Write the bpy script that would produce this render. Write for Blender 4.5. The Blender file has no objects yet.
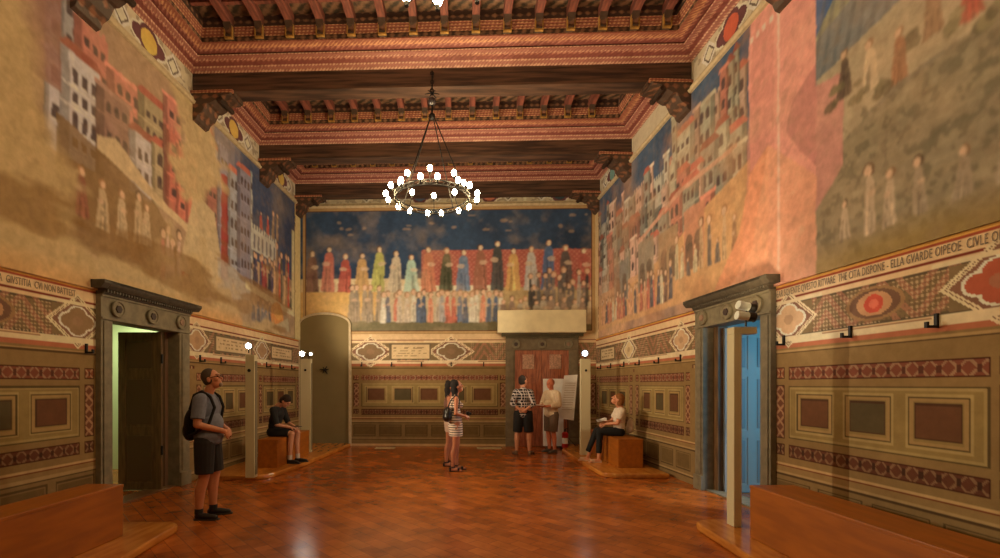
import bpy, bmesh, math, random
import numpy as np
from mathutils import Vector, Matrix
PI = math.pi
random.seed(7)
rng = np.random.RandomState(11)
scene = bpy.context.scene
COL = scene.collection

# ------------------------------------------------------------------ helpers
def lin(c):
    c = np.asarray(c, float) / 255.0
    return np.where(c <= 0.04045, c / 12.92, ((c + 0.055) / 1.055) ** 2.4)
LIGHTC = np.array([1.0, 0.80, 0.56])
def alb(c, g=1.0):
    """pigment that looks like sRGB colour c under the hall's warm lamps"""
    return np.clip(lin(c) / LIGHTC * g, 0.0, 0.85)
def tag(o, label=None, cat=None, group=None, kind=None):
    if label: o['label'] = label
    if cat: o['category'] = cat
    if group: o['group'] = group
    if kind: o['kind'] = kind
    return o
def empty(name, loc=(0, 0, 0), label=None, cat=None, group=None, kind=None):
    o = bpy.data.objects.new(name, None); COL.objects.link(o); o.location = loc
    o.empty_display_size = 0.1
    return tag(o, label, cat, group, kind)
def link(name, me, mat, parent=None, smooth=False):
    o = bpy.data.objects.new(name, me); COL.objects.link(o)
    if mat is not None:
        for m in (mat if isinstance(mat, (list, tuple)) else [mat]): me.materials.append(m)
    if smooth:
        me.polygons.foreach_set('use_smooth', [True] * len(me.polygons))
    if parent is not None:
        o.parent = parent
        if parent.type == 'EMPTY': o.location = -Vector(parent.location)
    return o
def obj(name, bm, mat, parent=None, smooth=False, bevel=0):
    me = bpy.data.meshes.new(name)
    bmesh.ops.recalc_face_normals(bm, faces=bm.faces[:])
    bm.to_mesh(me); bm.free()
    o = link(name, me, mat, parent, smooth)
    if bevel:
        m = o.modifiers.new('bevel', 'BEVEL'); m.width = bevel; m.segments = 2; m.limit_method = 'ANGLE'
    return o
def hexa(bm, pts, mi=0):
    """8 points: bottom ring 0-3, top ring 4-7"""
    v = [bm.verts.new(p) for p in pts]
    for f in ((0, 3, 2, 1), (4, 5, 6, 7), (0, 1, 5, 4), (1, 2, 6, 5), (2, 3, 7, 6), (3, 0, 4, 7)):
        bm.faces.new([v[i] for i in f]).material_index = mi
def box(bm, x0, x1, y0, y1, z0, z1, mi=0, P=None):
    P = P or (lambda a, b, c: Vector((a, b, c)))
    hexa(bm, [P(x0, y0, z0), P(x1, y0, z0), P(x1, y1, z0), P(x0, y1, z0), P(x0, y0, z1), P(x1, y0, z1), P(x1, y1, z1), P(x0, y1, z1)], mi)
def prism(bm, prof, a0, a1, P, mi=0):
    """profile of (p,q) swept from a0 to a1 ; P(a,p,q)->Vector"""
    r = [[bm.verts.new(P(a, p, q)) for p, q in prof] for a in (a0, a1)]
    n = len(prof)
    for i in range(n):
        bm.faces.new([r[0][i], r[0][(i + 1) % n], r[1][(i + 1) % n], r[1][i]]).material_index = mi
    bm.faces.new(r[0][::-1]).material_index = mi; bm.faces.new(r[1]).material_index = mi
def rot_to(d):
    return Vector((0, 0, 1)).rotation_difference(Vector(d).normalized()).to_matrix().to_4x4()
def tube(bm, a, b, r0, r1=None, seg=12, caps=True, mi=0):
    a = Vector(a); b = Vector(b); r1 = r0 if r1 is None else r1
    M = Matrix.Translation((a + b) / 2) @ rot_to(b - a)
    g = bmesh.ops.create_cone(bm, cap_ends=caps, segments=seg, radius1=r0, radius2=r1, depth=(b - a).length, matrix=M)
    for v in g['verts']:
        for f in v.link_faces: f.material_index = mi
def ball(bm, c, r, sub=2, scale=None, R=None):
    M = Matrix.Translation(Vector(c))
    if R is not None: M = M @ R
    s = scale or (1, 1, 1)
    M = M @ Matrix.Diagonal((s[0] * r, s[1] * r, s[2] * r, 1))
    bmesh.ops.create_icosphere(bm, subdivisions=sub, radius=1, matrix=M)
def torus(bm, c, R, r, seg=48, ms=8, axis=None):
    ring = []
    Q = rot_to(axis) if axis else Matrix.Identity(4)
    for i in range(seg):
        a = 2 * PI * i / seg; row = []
        for j in range(ms):
            b = 2 * PI * j / ms
            row.append(bm.verts.new(Vector(c) + Q @ Vector(((R + r * math.cos(b)) * math.cos(a), (R + r * math.cos(b)) * math.sin(a), r * math.sin(b)))))
        ring.append(row)
    for i in range(seg):
        for j in range(ms):
            bm.faces.new([ring[i][j], ring[(i + 1) % seg][j], ring[(i + 1) % seg][(j + 1) % ms], ring[i][(j + 1) % ms]])

# ------------------------------------------------------------------ materials
def mat(name, color, rough=0.6, metal=0.0, noise=0.0, nscale=8.0, nstretch=(1, 1, 1), bump=0.0, col2=None, emit=None, estr=0.0, raw=False, spec=0.5):
    m = bpy.data.materials.new(name); m.use_nodes = True
    nt = m.node_tree; b = nt.nodes['Principled BSDF']
    c = list(lin(color) if raw else alb(color)) + [1]
    b.inputs['Base Color'].default_value = c
    b.inputs['Roughness'].default_value = rough; b.inputs['Metallic'].default_value = metal
    b.inputs['Specular IOR Level'].default_value = spec
    if noise or bump or col2 is not None:
        tc = nt.nodes.new('ShaderNodeTexCoord'); mp = nt.nodes.new('ShaderNodeMapping'); mp.inputs['Scale'].default_value = nstretch
        nz = nt.nodes.new('ShaderNodeTexNoise'); nz.inputs['Scale'].default_value = nscale; nz.inputs['Detail'].default_value = 6
        nt.links.new(tc.outputs['Object'], mp.inputs[0]); nt.links.new(mp.outputs[0], nz.inputs['Vector'])
        mx = nt.nodes.new('ShaderNodeMix'); mx.data_type = 'RGBA'
        c2 = (list(lin(col2) if raw else alb(col2)) + [1]) if col2 is not None else [x * (1 - noise) for x in c[:3]] + [1]
        mx.inputs[6].default_value = c; mx.inputs[7].default_value = c2
        rp = nt.nodes.new('ShaderNodeValToRGB'); rp.color_ramp.elements[0].position = 0.38; rp.color_ramp.elements[1].position = 0.62
        nt.links.new(nz.outputs['Fac'], rp.inputs[0]); nt.links.new(rp.outputs[0], mx.inputs[0]); nt.links.new(mx.outputs[2], b.inputs['Base Color'])
        if bump:
            bp = nt.nodes.new('ShaderNodeBump'); bp.inputs['Strength'].default_value = bump; bp.inputs['Distance'].default_value = 0.02
            nt.links.new(nz.outputs['Fac'], bp.inputs['Height']); nt.links.new(bp.outputs[0], b.inputs['Normal'])
    if emit is not None:
        b.inputs['Emission Color'].default_value = list(emit) + [1]; b.inputs['Emission Strength'].default_value = estr
    return m
def carved(name, base, tick, freq=11.0, thr=0.55, rough=0.55, freqz=0.0):
    """painted and gilded carving: small repeated ticks along the run of the moulding"""
    m = bpy.data.materials.new(name); m.use_nodes = True; nt = m.node_tree; b = nt.nodes['Principled BSDF']
    tc = nt.nodes.new('ShaderNodeTexCoord'); sp = nt.nodes.new('ShaderNodeSeparateXYZ'); nt.links.new(tc.outputs['Object'], sp.inputs[0])
    def mth(op, a, c=None):
        n = nt.nodes.new('ShaderNodeMath'); n.operation = op
        for i, v in enumerate((a, c)):
            if v is None: continue
            if isinstance(v, (int, float)): n.inputs[i].default_value = v
            else: nt.links.new(v, n.inputs[i])
        return n.outputs[0]
    s = mth('ADD', sp.outputs[0], sp.outputs[1])
    w = mth('SINE', mth('MULTIPLY', s, freq * 2 * PI))
    w2 = mth('SINE', mth('MULTIPLY', sp.outputs[2], (freqz or 25.0) * 2 * PI))
    nz = nt.nodes.new('ShaderNodeTexNoise'); nz.inputs['Scale'].default_value = 14; nz.inputs['Detail'].default_value = 5
    nt.links.new(tc.outputs['Object'], nz.inputs['Vector'])
    t = mth('ADD', mth('MULTIPLY', w, 0.22), mth('MULTIPLY', w2, 0.30)); t = mth('ADD', t, mth('MULTIPLY', nz.outputs['Fac'], 1.0))
    rp = nt.nodes.new('ShaderNodeValToRGB'); rp.color_ramp.elements[0].position = thr; rp.color_ramp.elements[1].position = min(1, thr + 0.4)
    nt.links.new(t, rp.inputs[0])
    mx = nt.nodes.new('ShaderNodeMix'); mx.data_type = 'RGBA'; mx.inputs[6].default_value = list(alb(base)) + [1]; mx.inputs[7].default_value = list(alb(tick)) + [1]
    nt.links.new(rp.outputs[0], mx.inputs[0])
    m2 = nt.nodes.new('ShaderNodeMix'); m2.data_type = 'RGBA'; m2.blend_type = 'MULTIPLY'; m2.inputs[0].default_value = 0.25
    nt.links.new(mx.outputs[2], m2.inputs[6]); nt.links.new(nz.outputs['Fac'], m2.inputs[7]); nt.links.new(m2.outputs[2], b.inputs['Base Color'])
    bp = nt.nodes.new('ShaderNodeBump'); bp.inputs['Strength'].default_value = 0.5; bp.inputs['Distance'].default_value = 0.02
    nt.links.new(t, bp.inputs['Height']); nt.links.new(bp.outputs[0], b.inputs['Normal'])
    b.inputs['Roughness'].default_value = rough
    return m
def painted(name, rough=0.8):
    m = bpy.data.materials.new(name); m.use_nodes = True; nt = m.node_tree; b = nt.nodes['Principled BSDF']
    a = nt.nodes.new('ShaderNodeVertexColor'); a.layer_name = 'Col'
    tc = nt.nodes.new('ShaderNodeTexCoord'); nz = nt.nodes.new('ShaderNodeTexNoise'); nz.inputs['Scale'].default_value = 9; nz.inputs['Detail'].default_value = 8; nz.inputs['Roughness'].default_value = 0.65
    nt.links.new(tc.outputs['Object'], nz.inputs['Vector'])
    rp = nt.nodes.new('ShaderNodeValToRGB'); rp.color_ramp.elements[0].position = 0.3; rp.color_ramp.elements[0].color = (0.80, 0.79, 0.77, 1); rp.color_ramp.elements[1].position = 0.7; rp.color_ramp.elements[1].color = (1, 1, 1, 1)
    nt.links.new(nz.outputs['Fac'], rp.inputs[0])
    mx = nt.nodes.new('ShaderNodeMix'); mx.data_type = 'RGBA'; mx.blend_type = 'MULTIPLY'; mx.inputs[0].default_value = 1
    nt.links.new(a.outputs[0], mx.inputs[6]); nt.links.new(rp.outputs[0], mx.inputs[7]); nt.links.new(mx.outputs[2], b.inputs['Base Color'])
    bp = nt.nodes.new('ShaderNodeBump'); bp.inputs['Strength'].default_value = 0.12; bp.inputs['Distance'].default_value = 0.01
    nt.links.new(nz.outputs['Fac'], bp.inputs['Height']); nt.links.new(bp.outputs[0], b.inputs['Normal'])
    b.inputs['Roughness'].default_value = rough; b.inputs['Specular IOR Level'].default_value = 0.25
    return m
M = {}
M['paint'] = painted('painted_plaster')
M['plaster'] = mat('plaster', (190, 150, 100), 0.85, noise=0.15, nscale=3, bump=0.1)
M['stone'] = mat('grey_stone', (132, 112, 78), 0.6, noise=0.25, nscale=10, bump=0.15)
M['stone_dark'] = mat('dark_stone', (84, 70, 50), 0.6, noise=0.3, nscale=14, bump=0.2)
M['roundel'] = mat('roundel_relief', (60, 42, 34), 0.6)
M['roundel_b'] = mat('roundel_relief_worn', (150, 110, 80), 0.7, noise=0.3)
M['cream'] = mat('cream_plaster', (226, 196, 140), 0.8, noise=0.1, nscale=4)
M['mould'] = mat('cream_moulding', (206, 172, 122), 0.7, noise=0.2, nscale=12, bump=0.1)
M['beam'] = mat('dark_beam_wood', (98, 64, 42), 0.6, col2=(52, 32, 22), nscale=3.2, nstretch=(0.35, 3, 6), bump=0.3)
M['joist'] = mat('red_joist_wood', (150, 80, 56), 0.6, col2=(104, 54, 40), nscale=6, nstretch=(3, 0.5, 3), bump=0.2)
M['panel'] = carved('coffer_board', (76, 60, 42), (156, 110, 74), 5.0, 0.5, freqz=3)
M['cove'] = carved('cove_board', (78, 50, 38), (160, 108, 70), 8.0, 0.55, freqz=9)
M['corn_pink'] = carved('carved_pink', (176, 104, 80), (226, 168, 124), 18, 0.5)
M['corn_red'] = carved('carved_red', (144, 72, 56), (196, 122, 90), 12, 0.55)
M['corn_gold'] = carved('carved_gold', (168, 92, 64), (222, 152, 98), 16, 0.5)
M['gap'] = mat('shadow_joint_wood', (26, 16, 12), 0.8)
M['gold'] = mat('old_gilding', (206, 146, 66), 0.45, metal=0.3, noise=0.4, nscale=20)
M['corbel'] = carved('carved_corbel', (84, 58, 40), (150, 92, 58), 6, 0.55, freqz=7)
M['iron'] = mat('black_iron', (22, 18, 16), 0.5, metal=0.4)
M['bulb'] = mat('lit_bulb', (255, 240, 210), 0.4, emit=(1.0, 0.73, 0.36), estr=112)
M['glass'] = mat('smoked_globe', (60, 50, 46), 0.2)
M['bench'] = mat('orange_bench_wood', (170, 88, 14), 0.45, col2=(150, 76, 12), nscale=2.2, nstretch=(6, 1, 6), bump=0.02)
M['platform'] = mat('varnished_platform_wood', (206, 124, 44), 0.2, col2=(182, 102, 34), nscale=3, nstretch=(4, 1, 4), bump=0.02)
M['post'] = mat('cream_post_lacquer', (206, 180, 128), 0.5)
M['post_in'] = mat('post_recess', (120, 100, 66), 0.6)
M['doorwood'] = mat('dark_door_wood', (120, 82, 44), 0.5, col2=(90, 60, 32), nscale=5, nstretch=(5, 5, 0.6), bump=0.1)
M['doorwood_in'] = mat('dark_door_panel', (92, 62, 34), 0.55)
M['jambwood'] = mat('jamb_wood', (120, 84, 56), 0.6)
M['reddoor'] = mat('carved_walnut', (172, 92, 54), 0.4, col2=(130, 64, 38), nscale=6, nstretch=(5, 5, 0.6), bump=0.1)
M['reddoor_in'] = mat('carved_walnut_field', (196, 138, 100), 0.45, noise=0.4, nscale=25, bump=0.4)
M['bluedoor'] = mat('pale_painted_door', (170, 172, 170), 0.55, raw=True)
M['bluedoor_in'] = mat('pale_painted_door_field', (140, 146, 150), 0.55, raw=True)
M['paleroom'] = mat('pale_green_room_paint', (206, 214, 170), 0.8, raw=True)
M['blueroom'] = mat('side_room_paint', (190, 190, 190), 0.8, raw=True)
M['white_metal'] = mat('white_metal', (226, 214, 190), 0.4)
M['black'] = mat('black_plastic', (16, 14, 14), 0.4, raw=True)
M['led'] = mat('lit_lens', (255, 250, 240), 0.3, emit=(1.0, 0.90, 0.75), estr=60)
M['led_blue'] = mat('lit_cool_lens', (230, 240, 255), 0.3, emit=(0.8, 0.9, 1.0), estr=10)
M['text'] = mat('lettering_ink', (134, 108, 82), 0.8)
M['slab'] = mat('pale_floor_stone', (196, 168, 112), 0.4)
M['board'] = mat('white_board', (238, 214, 190), 0.5, noise=0.12, nscale=6)
M['redpaint'] = mat('red_paint', (170, 24, 18), 0.4)

def floor_mat():
    m = bpy.data.materials.new('terracotta_floor'); m.use_nodes = True; nt = m.node_tree; b = nt.nodes['Principled BSDF']
    tc = nt.nodes.new('ShaderNodeTexCoord'); mp = nt.nodes.new('ShaderNodeMapping'); mp.inputs['Rotation'].default_value = (0, 0, math.radians(47))
    nt.links.new(tc.outputs['Object'], mp.inputs[0])
    br = nt.nodes.new('ShaderNodeTexBrick'); br.offset = 0.5; br.inputs['Scale'].default_value = 1.0
    br.inputs['Brick Width'].default_value = 0.30; br.inputs['Row Height'].default_value = 0.15; br.inputs['Mortar Size'].default_value = 0.004; br.inputs['Mortar Smooth'].default_value = 0.3
    br.inputs['Color1'].default_value = list(alb((198, 102, 34), 1.0)) + [1]; br.inputs['Color2'].default_value = list(alb((164, 80, 26), 1.0)) + [1]
    br.inputs['Mortar'].default_value = list(alb((140, 70, 30))) + [1]
    nt.links.new(mp.outputs[0], br.inputs['Vector'])
    nz = nt.nodes.new('ShaderNodeTexNoise'); nz.inputs['Scale'].default_value = 2.0; nz.inputs['Detail'].default_value = 9; nz.inputs['Roughness'].default_value = 0.65; nt.links.new(tc.outputs['Object'], nz.inputs['Vector'])
    rp = nt.nodes.new('ShaderNodeValToRGB'); rp.color_ramp.elements[0].position = 0.3; rp.color_ramp.elements[0].color = (0.5, 0.46, 0.42, 1); rp.color_ramp.elements[1].position = 0.7; rp.color_ramp.elements[1].color = (1.15, 1.1, 1.0, 1)
    nt.links.new(nz.outputs['Fac'], rp.inputs[0])
    mx = nt.nodes.new('ShaderNodeMix'); mx.data_type = 'RGBA'; mx.blend_type = 'MULTIPLY'; mx.inputs[0].default_value = 1
    nt.links.new(br.outputs['Color'], mx.inputs[6]); nt.links.new(rp.outputs[0], mx.inputs[7]); nt.links.new(mx.outputs[2], b.inputs['Base Color'])
    n2 = nt.nodes.new('ShaderNodeTexNoise'); n2.inputs['Scale'].default_value = 5; n2.inputs['Detail'].default_value = 4; nt.links.new(tc.outputs['Object'], n2.inputs['Vector'])
    mr = nt.nodes.new('ShaderNodeMapRange'); mr.inputs[3].default_value = 0.12; mr.inputs[4].default_value = 0.30; nt.links.new(n2.outputs['Fac'], mr.inputs[0]); nt.links.new(mr.outputs[0], b.inputs['Roughness'])
    ad = nt.nodes.new('ShaderNodeMath'); ad.operation = 'ADD'; nt.links.new(br.outputs['Fac'], ad.inputs[0])
    sc = nt.nodes.new('ShaderNodeMath'); sc.operation = 'MULTIPLY'; sc.inputs[1].default_value = -1.6; nt.links.new(n2.outputs['Fac'], sc.inputs[0]); nt.links.new(sc.outputs[0], ad.inputs[1])
    bp = nt.nodes.new('ShaderNodeBump'); bp.invert = True; bp.inputs['Strength'].default_value = 0.16; bp.inputs['Distance'].default_value = 0.008
    nt.links.new(ad.outputs[0], bp.inputs['Height']); nt.links.new(bp.outputs[0], b.inputs['Normal'])
    return m
M['floor'] = floor_mat()

# ------------------------------------------------------------------ room frame (camera at x=0,y=0; y runs into the room)
H0 = 1.62
SK = -0.034                                   # the end wall and the beams are turned a little
def WL(y): return -4.898 + 0.045 * y
def WR(y): return 4.103 - 0.045 * y
def ZB(x): return 12.4 + SK * x
NL = Vector((1, -0.045, 0)).normalized(); NR = Vector((-1, -0.045, 0)).normalized(); NB = Vector((SK, -1, 0)).normalized()
def PL(u, n, h): return Vector((WL(u), u, h)) + NL * n
def PR(u, n, h): return Vector((WR(u), u, h)) + NR * n
def PB(u, n, h): return Vector((u, ZB(u), h)) + NB * n
Y0 = -2.0
YLB = (12.4 + SK * -4.898) / (1 - SK * -0.045 * -1)   # left wall meets end wall
YLB = 12.4; 
for _ in range(8): YLB = ZB(WL(YLB))
YRB = 12.4
for _ in range(8): YRB = ZB(WR(YRB))
XBL, XBR = WL(YLB), WR(YRB)
CEIL = 7.46
DL = (6.11, 7.46, 2.46)      # left doorway u0,u1,height
DR = (5.89, 7.17, 2.50)      # right doorway
FR0, FR1 = 2.06, 2.80        # painted frieze
MT = 6.36                    # top of murals

# ------------------------------------------------------------------ numpy paint box
def vnoise(U, V, su, sv, seed, octs=4):
    r = np.random.RandomState(seed); out = np.zeros_like(U); amp = 1; tot = 0
    for o in range(octs):
        n = 64; T = r.rand(n, n)
        x = U / su * 2 ** o + 17.3 * o; y = V / sv * 2 ** o + 5.1 * o
        xi = np.floor(x).astype(int); yi = np.floor(y).astype(int); fx = x - xi; fy = y - yi
        fx = fx * fx * (3 - 2 * fx); fy = fy * fy * (3 - 2 * fy)
        a = T[xi % n, yi % n]; b = T[(xi + 1) % n, yi % n]; c = T[xi % n, (yi + 1) % n]; d = T[(xi + 1) % n, (yi + 1) % n]
        out += amp * ((a * (1 - fx) + b * fx) * (1 - fy) + (c * (1 - fx) + d * fx) * fy); tot += amp; amp *= 0.55
    return out / tot
class Paint:
    def __init__(s, U, V, base, g=1.0, warp=0.0):
        s.U0, s.V0 = U, V
        if warp:
            U = U + warp * (vnoise(U, V, .22, .22, 701, 3) - .5) * 2; V = V + warp * (vnoise(s.U0, V, .22, .22, 702, 3) - .5) * 2
        s.U, s.V, s.g = U, V, g
        s.C = np.zeros(U.shape + (3,)); s.C[:] = alb(base, g)
    def put(s, m, col, a=1.0):
        m = np.asarray(m, float)[..., None] * a
        s.C = s.C * (1 - m) + alb(col, s.g) * m
    def rect(s, u0, u1, v0, v1, col, a=1.0):
        s.put((s.U >= u0) & (s.U < u1) & (s.V >= v0) & (s.V < v1), col, a)
    def frame(s, u0, u1, v0, v1, t, col, a=1.0):
        o = (s.U >= u0) & (s.U < u1) & (s.V >= v0) & (s.V < v1); i = (s.U >= u0 + t) & (s.U < u1 - t) & (s.V >= v0 + t) & (s.V < v1 - t)
        s.put(o & ~i, col, a)
    def ell(s, u, v, a_, b_, col, a=1.0):
        s.put(((s.U - u) / a_) ** 2 + ((s.V - v) / b_) ** 2 < 1, col, a)
    def poly(s, pts, col, a=1.0):
        ins = np.zeros(s.U.shape, bool); n = len(pts)
        for i in range(n):
            x0, y0 = pts[i]; x1, y1 = pts[(i + 1) % n]
            if y0 == y1: continue
            c = ((y0 > s.V) != (y1 > s.V)) & (s.U < (x1 - x0) * (s.V - y0) / (y1 - y0) + x0)
            ins ^= c
        s.put(ins, col, a)
    def soft(s, field, lo, hi, col, a=1.0):
        s.put(np.clip((field - lo) / (hi - lo), 0, 1), col, a)
    def quatre(s, u, v, a_, b_, col, ring=0.0, rcol=None):
        def q(k):
            r = np.zeros(s.U.shape, bool)
            for du, dv in ((0.5, 0), (-0.5, 0), (0, 0.5), (0, -0.5)):
                r |= ((s.U - u - du * a_) / (0.52 * a_ * k + 0)) ** 2 + ((s.V - v - dv * b_) / (0.52 * b_ * k)) ** 2 < 1
            r |= (np.abs(s.U - u) < 0.5 * a_ * k) & (np.abs(s.V - v) < 0.5 * b_ * k)
            return r
        if ring: s.put(q(1 + ring), rcol)
        s.put(q(1.0), col)
    def diamond(s, u, v, a_, b_, t, col, a=1.0, fill=None):
        d = np.abs(s.U - u) / a_ + np.abs(s.V - v) / b_
        if fill is not None: s.put(d < 1, fill)
        s.put((d < 1) & (d > 1 - t), col, a)
    def blur(s, k=1):
        for _ in range(k):
            for ax in (0, 1):
                a = np.concatenate([s.C.take([0], ax), s.C, s.C.take([-1], ax)], ax); n = s.C.shape[ax]
                s.C = (a.take(range(0, n), ax) + 2 * s.C + a.take(range(2, n + 2), ax)) / 4
    def fade(s, col, amt, su, seed, lo=.35, hi=.75):
        s.put(np.clip((vnoise(s.U, s.V, su, su, seed) - lo) / (hi - lo), 0, 1), col, amt)
    def wash(s, amt=0.25, su=0.5, sv=0.5, seed=3):
        n = vnoise(s.U, s.V, su, sv, seed)[..., None]
        s.C *= (1 - amt) + 2 * amt * n
def lattice(p, u0, u1, v0, v1, col, line, pitch=None):
    """strip of interlaced crosses inside a dark rule"""
    p.rect(u0, u1, v0, v1, col); h = v1 - v0; pitch = pitch or h * 0.95
    n = max(1, round((u1 - u0) / pitch)); w = (u1 - u0) / n
    ins = (p.U >= u0) & (p.U < u1) & (p.V >= v0) & (p.V < v1)
    x = ((p.U - u0) / w) % 1.0; y = (p.V - v0) / h
    d = np.minimum(np.abs(x - y), np.abs(x - (1 - y)))
    p.put(ins & (d < 0.10), line, .8); p.put(ins & (np.abs(x - .5) < .12) & (np.abs(y - .5) < .2), tuple(int(c_ * .7) for c_ in col))
    p.frame(u0, u1, v0, v1, 0.014, (70, 26, 12))
def dado_module(p, u0, u1, panels, mir=False):
    """one painted bay of the dado from u0 to u1"""
    tan, dk, lt, red = (146, 114, 60), (86, 64, 32), (172, 138, 80), (108, 44, 24)
    w = u1 - u0
    p.rect(u0, u1, 0.70, 1.96, (142, 106, 58))
    lattice(p, u0 + 0.26, u1 - 0.26, 1.68, 1.83, (126, 66, 42), (164, 122, 82))
    lattice(p, u0 + 0.26, u1 - 0.26, 0.77, 0.92, (98, 52, 30), (142, 102, 64))
    for a in (u0 + 0.06, u1 - 0.2):
        lattice(p, a, a + 0.14, 1.69, 1.83, (136, 70, 40), (184, 136, 90))
        lattice(p, a, a + 0.14, 0.78, 0.92, (90, 50, 30), (150, 110, 70))
        p.rect(a, a + 0.14, 0.98, 1.62, (112, 62, 38)); 
        m = (p.U >= a) & (p.U < a + 0.14) & (p.V >= 0.98) & (p.V < 1.62)
        x = (p.U - a) / 0.14; y = ((p.V - 0.98) / 0.14) % 1
        p.put(m & (np.minimum(np.abs(x - y), np.abs(x - 1 + y)) < 0.13), (170, 120, 78)); p.frame(a, a + 0.14, 0.98, 1.62, 0.012, (70, 30, 14))
    U0, U1 = u0 + 0.26, u1 - 0.26
    p.rect(U0, U1, 0.99, 1.61, tan); p.frame(U0, U1, 0.99, 1.61, 0.018, dk); p.frame(U0 + 0.018, U1 - 0.018, 1.008, 1.592, 0.02, lt, 0.8)
    n = panels; g = 0.11; pw = (U1 - U0 - g) / n
    for i in range(n):
        a = U0 + g * 0.5 + i * pw + g * 0.5; b = a + pw - g
        p.frame(a - 0.0, b + 0.0, 1.07, 1.54, 0.02, lt); p.frame(a + 0.02, b - 0.02, 1.09, 1.52, 0.014, dk); p.frame(a + 0.034, b - 0.034, 1.104, 1.506, 0.03, (164, 124, 70))
        c = [(104, 62, 34), (86, 68, 38)][(i + (1 if mir else 0)) % 2]
        p.rect(a + 0.085, b - 0.085, 1.165, 1.45, c); p.frame(a + 0.072, b - 0.072, 1.152, 1.463, 0.014, (78, 48, 26))
def dado(p, mods, lo, hi):
    p.rect(-99, 99, 0, 2.2, (142, 106, 58))
    p.rect(-99, 99, 1.99, 2.012, (86, 58, 30)); p.rect(-99, 99, 2.012, 2.03, (178, 136, 80))
    m = (p.V > 1.90) & (p.V < 1.94)
    p.put(m, (178, 138, 84)); p.put(m & (((p.U / 0.085) % 1) < 0.5), (96, 40, 24))
    p.rect(-99, 99, 1.94, 1.955, (84, 56, 30))
    for (a, b, n, mir) in mods: dado_module(p, a, b, n, mir)
    # plinth: ruled mouldings and a row of small flat panels
    p.rect(-99, 99, 0.60, 0.70, (150, 112, 62)); p.rect(-99, 99, 0.655, 0.672, (112, 44, 20)); p.rect(-99, 99, 0.672, 0.69, (196, 150, 92)); p.rect(-99, 99, 0.565, 0.60, (176, 136, 82)); p.rect(-99, 99, 0.55, 0.565, (80, 54, 28))
    p.rect(-99, 99, 0.0, 0.55, (138, 104, 58)); p.rect(-99, 99, 0.12, 0.15, (178, 138, 84)); p.rect(-99, 99, 0.10, 0.12, (90, 62, 32))
    for (a, b, n, mir) in mods:
        k = n + 1; w = (b - a) / k
        for i in range(k):
            p.frame(a + i * w + 0.05, a + (i + 1) * w - 0.05, 0.2, 0.5, 0.018, (92, 66, 34)); p.rect(a + i * w + 0.08, a + (i + 1) * w - 0.08, 0.235, 0.465, (112, 82, 42))
def frieze(p, meds, h0=FR0, h1=FR1, rosettes=(), plaques=()):
    """frieze with script band, diamond frames and quatrefoils"""
    wh, olive = (220, 182, 132), (122, 94, 58)
    p.rect(-99, 99, h0, h1 + 0.1, (212, 170, 118))
    p.rect(-99, 99, h0, h0 + 0.05, (172, 96, 60)); p.rect(-99, 99, h0 + 0.05, h0 + 0.12, wh); p.rect(-99, 99, h0 + 0.105, h0 + 0.118, (150, 104, 66))
    T0, T1 = h1 - 0.135, h1 - 0.03
    p.rect(-99, 99, T0 - 0.035, T0 - 0.012, (120, 46, 28)); p.rect(-99, 99, h1 - 0.03, h1 - 0.005, (150, 62, 34)); p.rect(-99, 99, h1 - 0.005, h1 + 0.04, (236, 150, 66))
    f0, f1 = h0 + 0.14, h1 - 0.22
    p.rect(-99, 99, f0, f1, olive); p.frame(-99, 99, f0, f1, 0.02, (92, 74, 48))
    fm = (p.V > f0) & (p.V < f1)
    # mosaic-like interlace
    w1 = np.sin(2 * PI * (p.U + p.V) / 0.085) * np.sin(2 * PI * (p.U - p.V) / 0.085)
    zz = np.abs(((p.U / 0.62) % 1) - 0.5) * 2; band = np.abs((p.V - f0) / (f1 - f0) - zz)
    p.put(fm & (np.minimum(band, np.abs(band - 0.5)) < 0.12), (172, 108, 76), 0.6)
    p.put(fm & (w1 > 0.4) & (vnoise(p.U, p.V, .3, .3, 8, 2) > .4), (200, 160, 112), 0.6)
    p.put(fm & (w1 < -0.5), (92, 64, 46), 0.5)
    fc = (f0 + f1) / 2; fh = (f1 - f0) / 2
    for (u, a_, col) in meds:
        p.rect(u - a_ * 1.45, u + a_ * 1.45, f0 + 0.01, f1 - 0.01, olive)
        p.diamond(u, fc, a_ * 1.75, fh * 1.75, 0.17, wh, fill=(128, 84, 58)); p.diamond(u, fc, a_ * 1.6, fh * 1.6, 0.03, (120, 80, 52))
        p.quatre(u, fc, a_ * 0.95, fh * 0.86, col, ring=0.24, rcol=(232, 196, 156))
        p.ell(u, fc, a_ * 0.3, fh * 0.3, (150, 108, 74), 0.5)
        out = (p.V < f0) | (p.V > f1)
        p.put((p.V > f1) & (p.V < f1 + 0.045) & (np.abs(p.U - u) < a_ * 2), wh); p.put((p.V < f0) & (p.V > f0 - 0.07) & (np.abs(p.U - u) < a_ * 2), wh)
    for (u, a_) in rosettes:
        p.ell(u, fc, a_ * 1.5, fh * 0.85, (150, 108, 66)); p.ell(u, fc, a_ * 1.3, fh * 0.72, (112, 76, 52)); p.ell(u, fc, a_ * 0.9, fh * 0.6, (186, 130, 84)); p.ell(u, fc, a_ * 0.5, fh * 0.46, (190, 74, 50)); p.ell(u, fc, a_ * 0.25, fh * 0.22, (206, 100, 70))
    for (u0, u1) in plaques:
        p.rect(u0 - 0.06, u1 + 0.06, f0 + 0.02, f1 - 0.02, (112, 88, 58))
        p.rect(u0, u1, f0 + 0.06, f1 - 0.06, (208, 170, 118)); q = (p.U > u0 + .06) & (p.U < u1 - .06) & (p.V > f0 + .1) & (p.V < f1 - .1)
        p.put(q & (((p.V / 0.07) % 1) < 0.4) & (vnoise(p.U, p.V, .05, .07, 9, 1) > .45), (128, 96, 62), .8)
    return T0, T1
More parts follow.
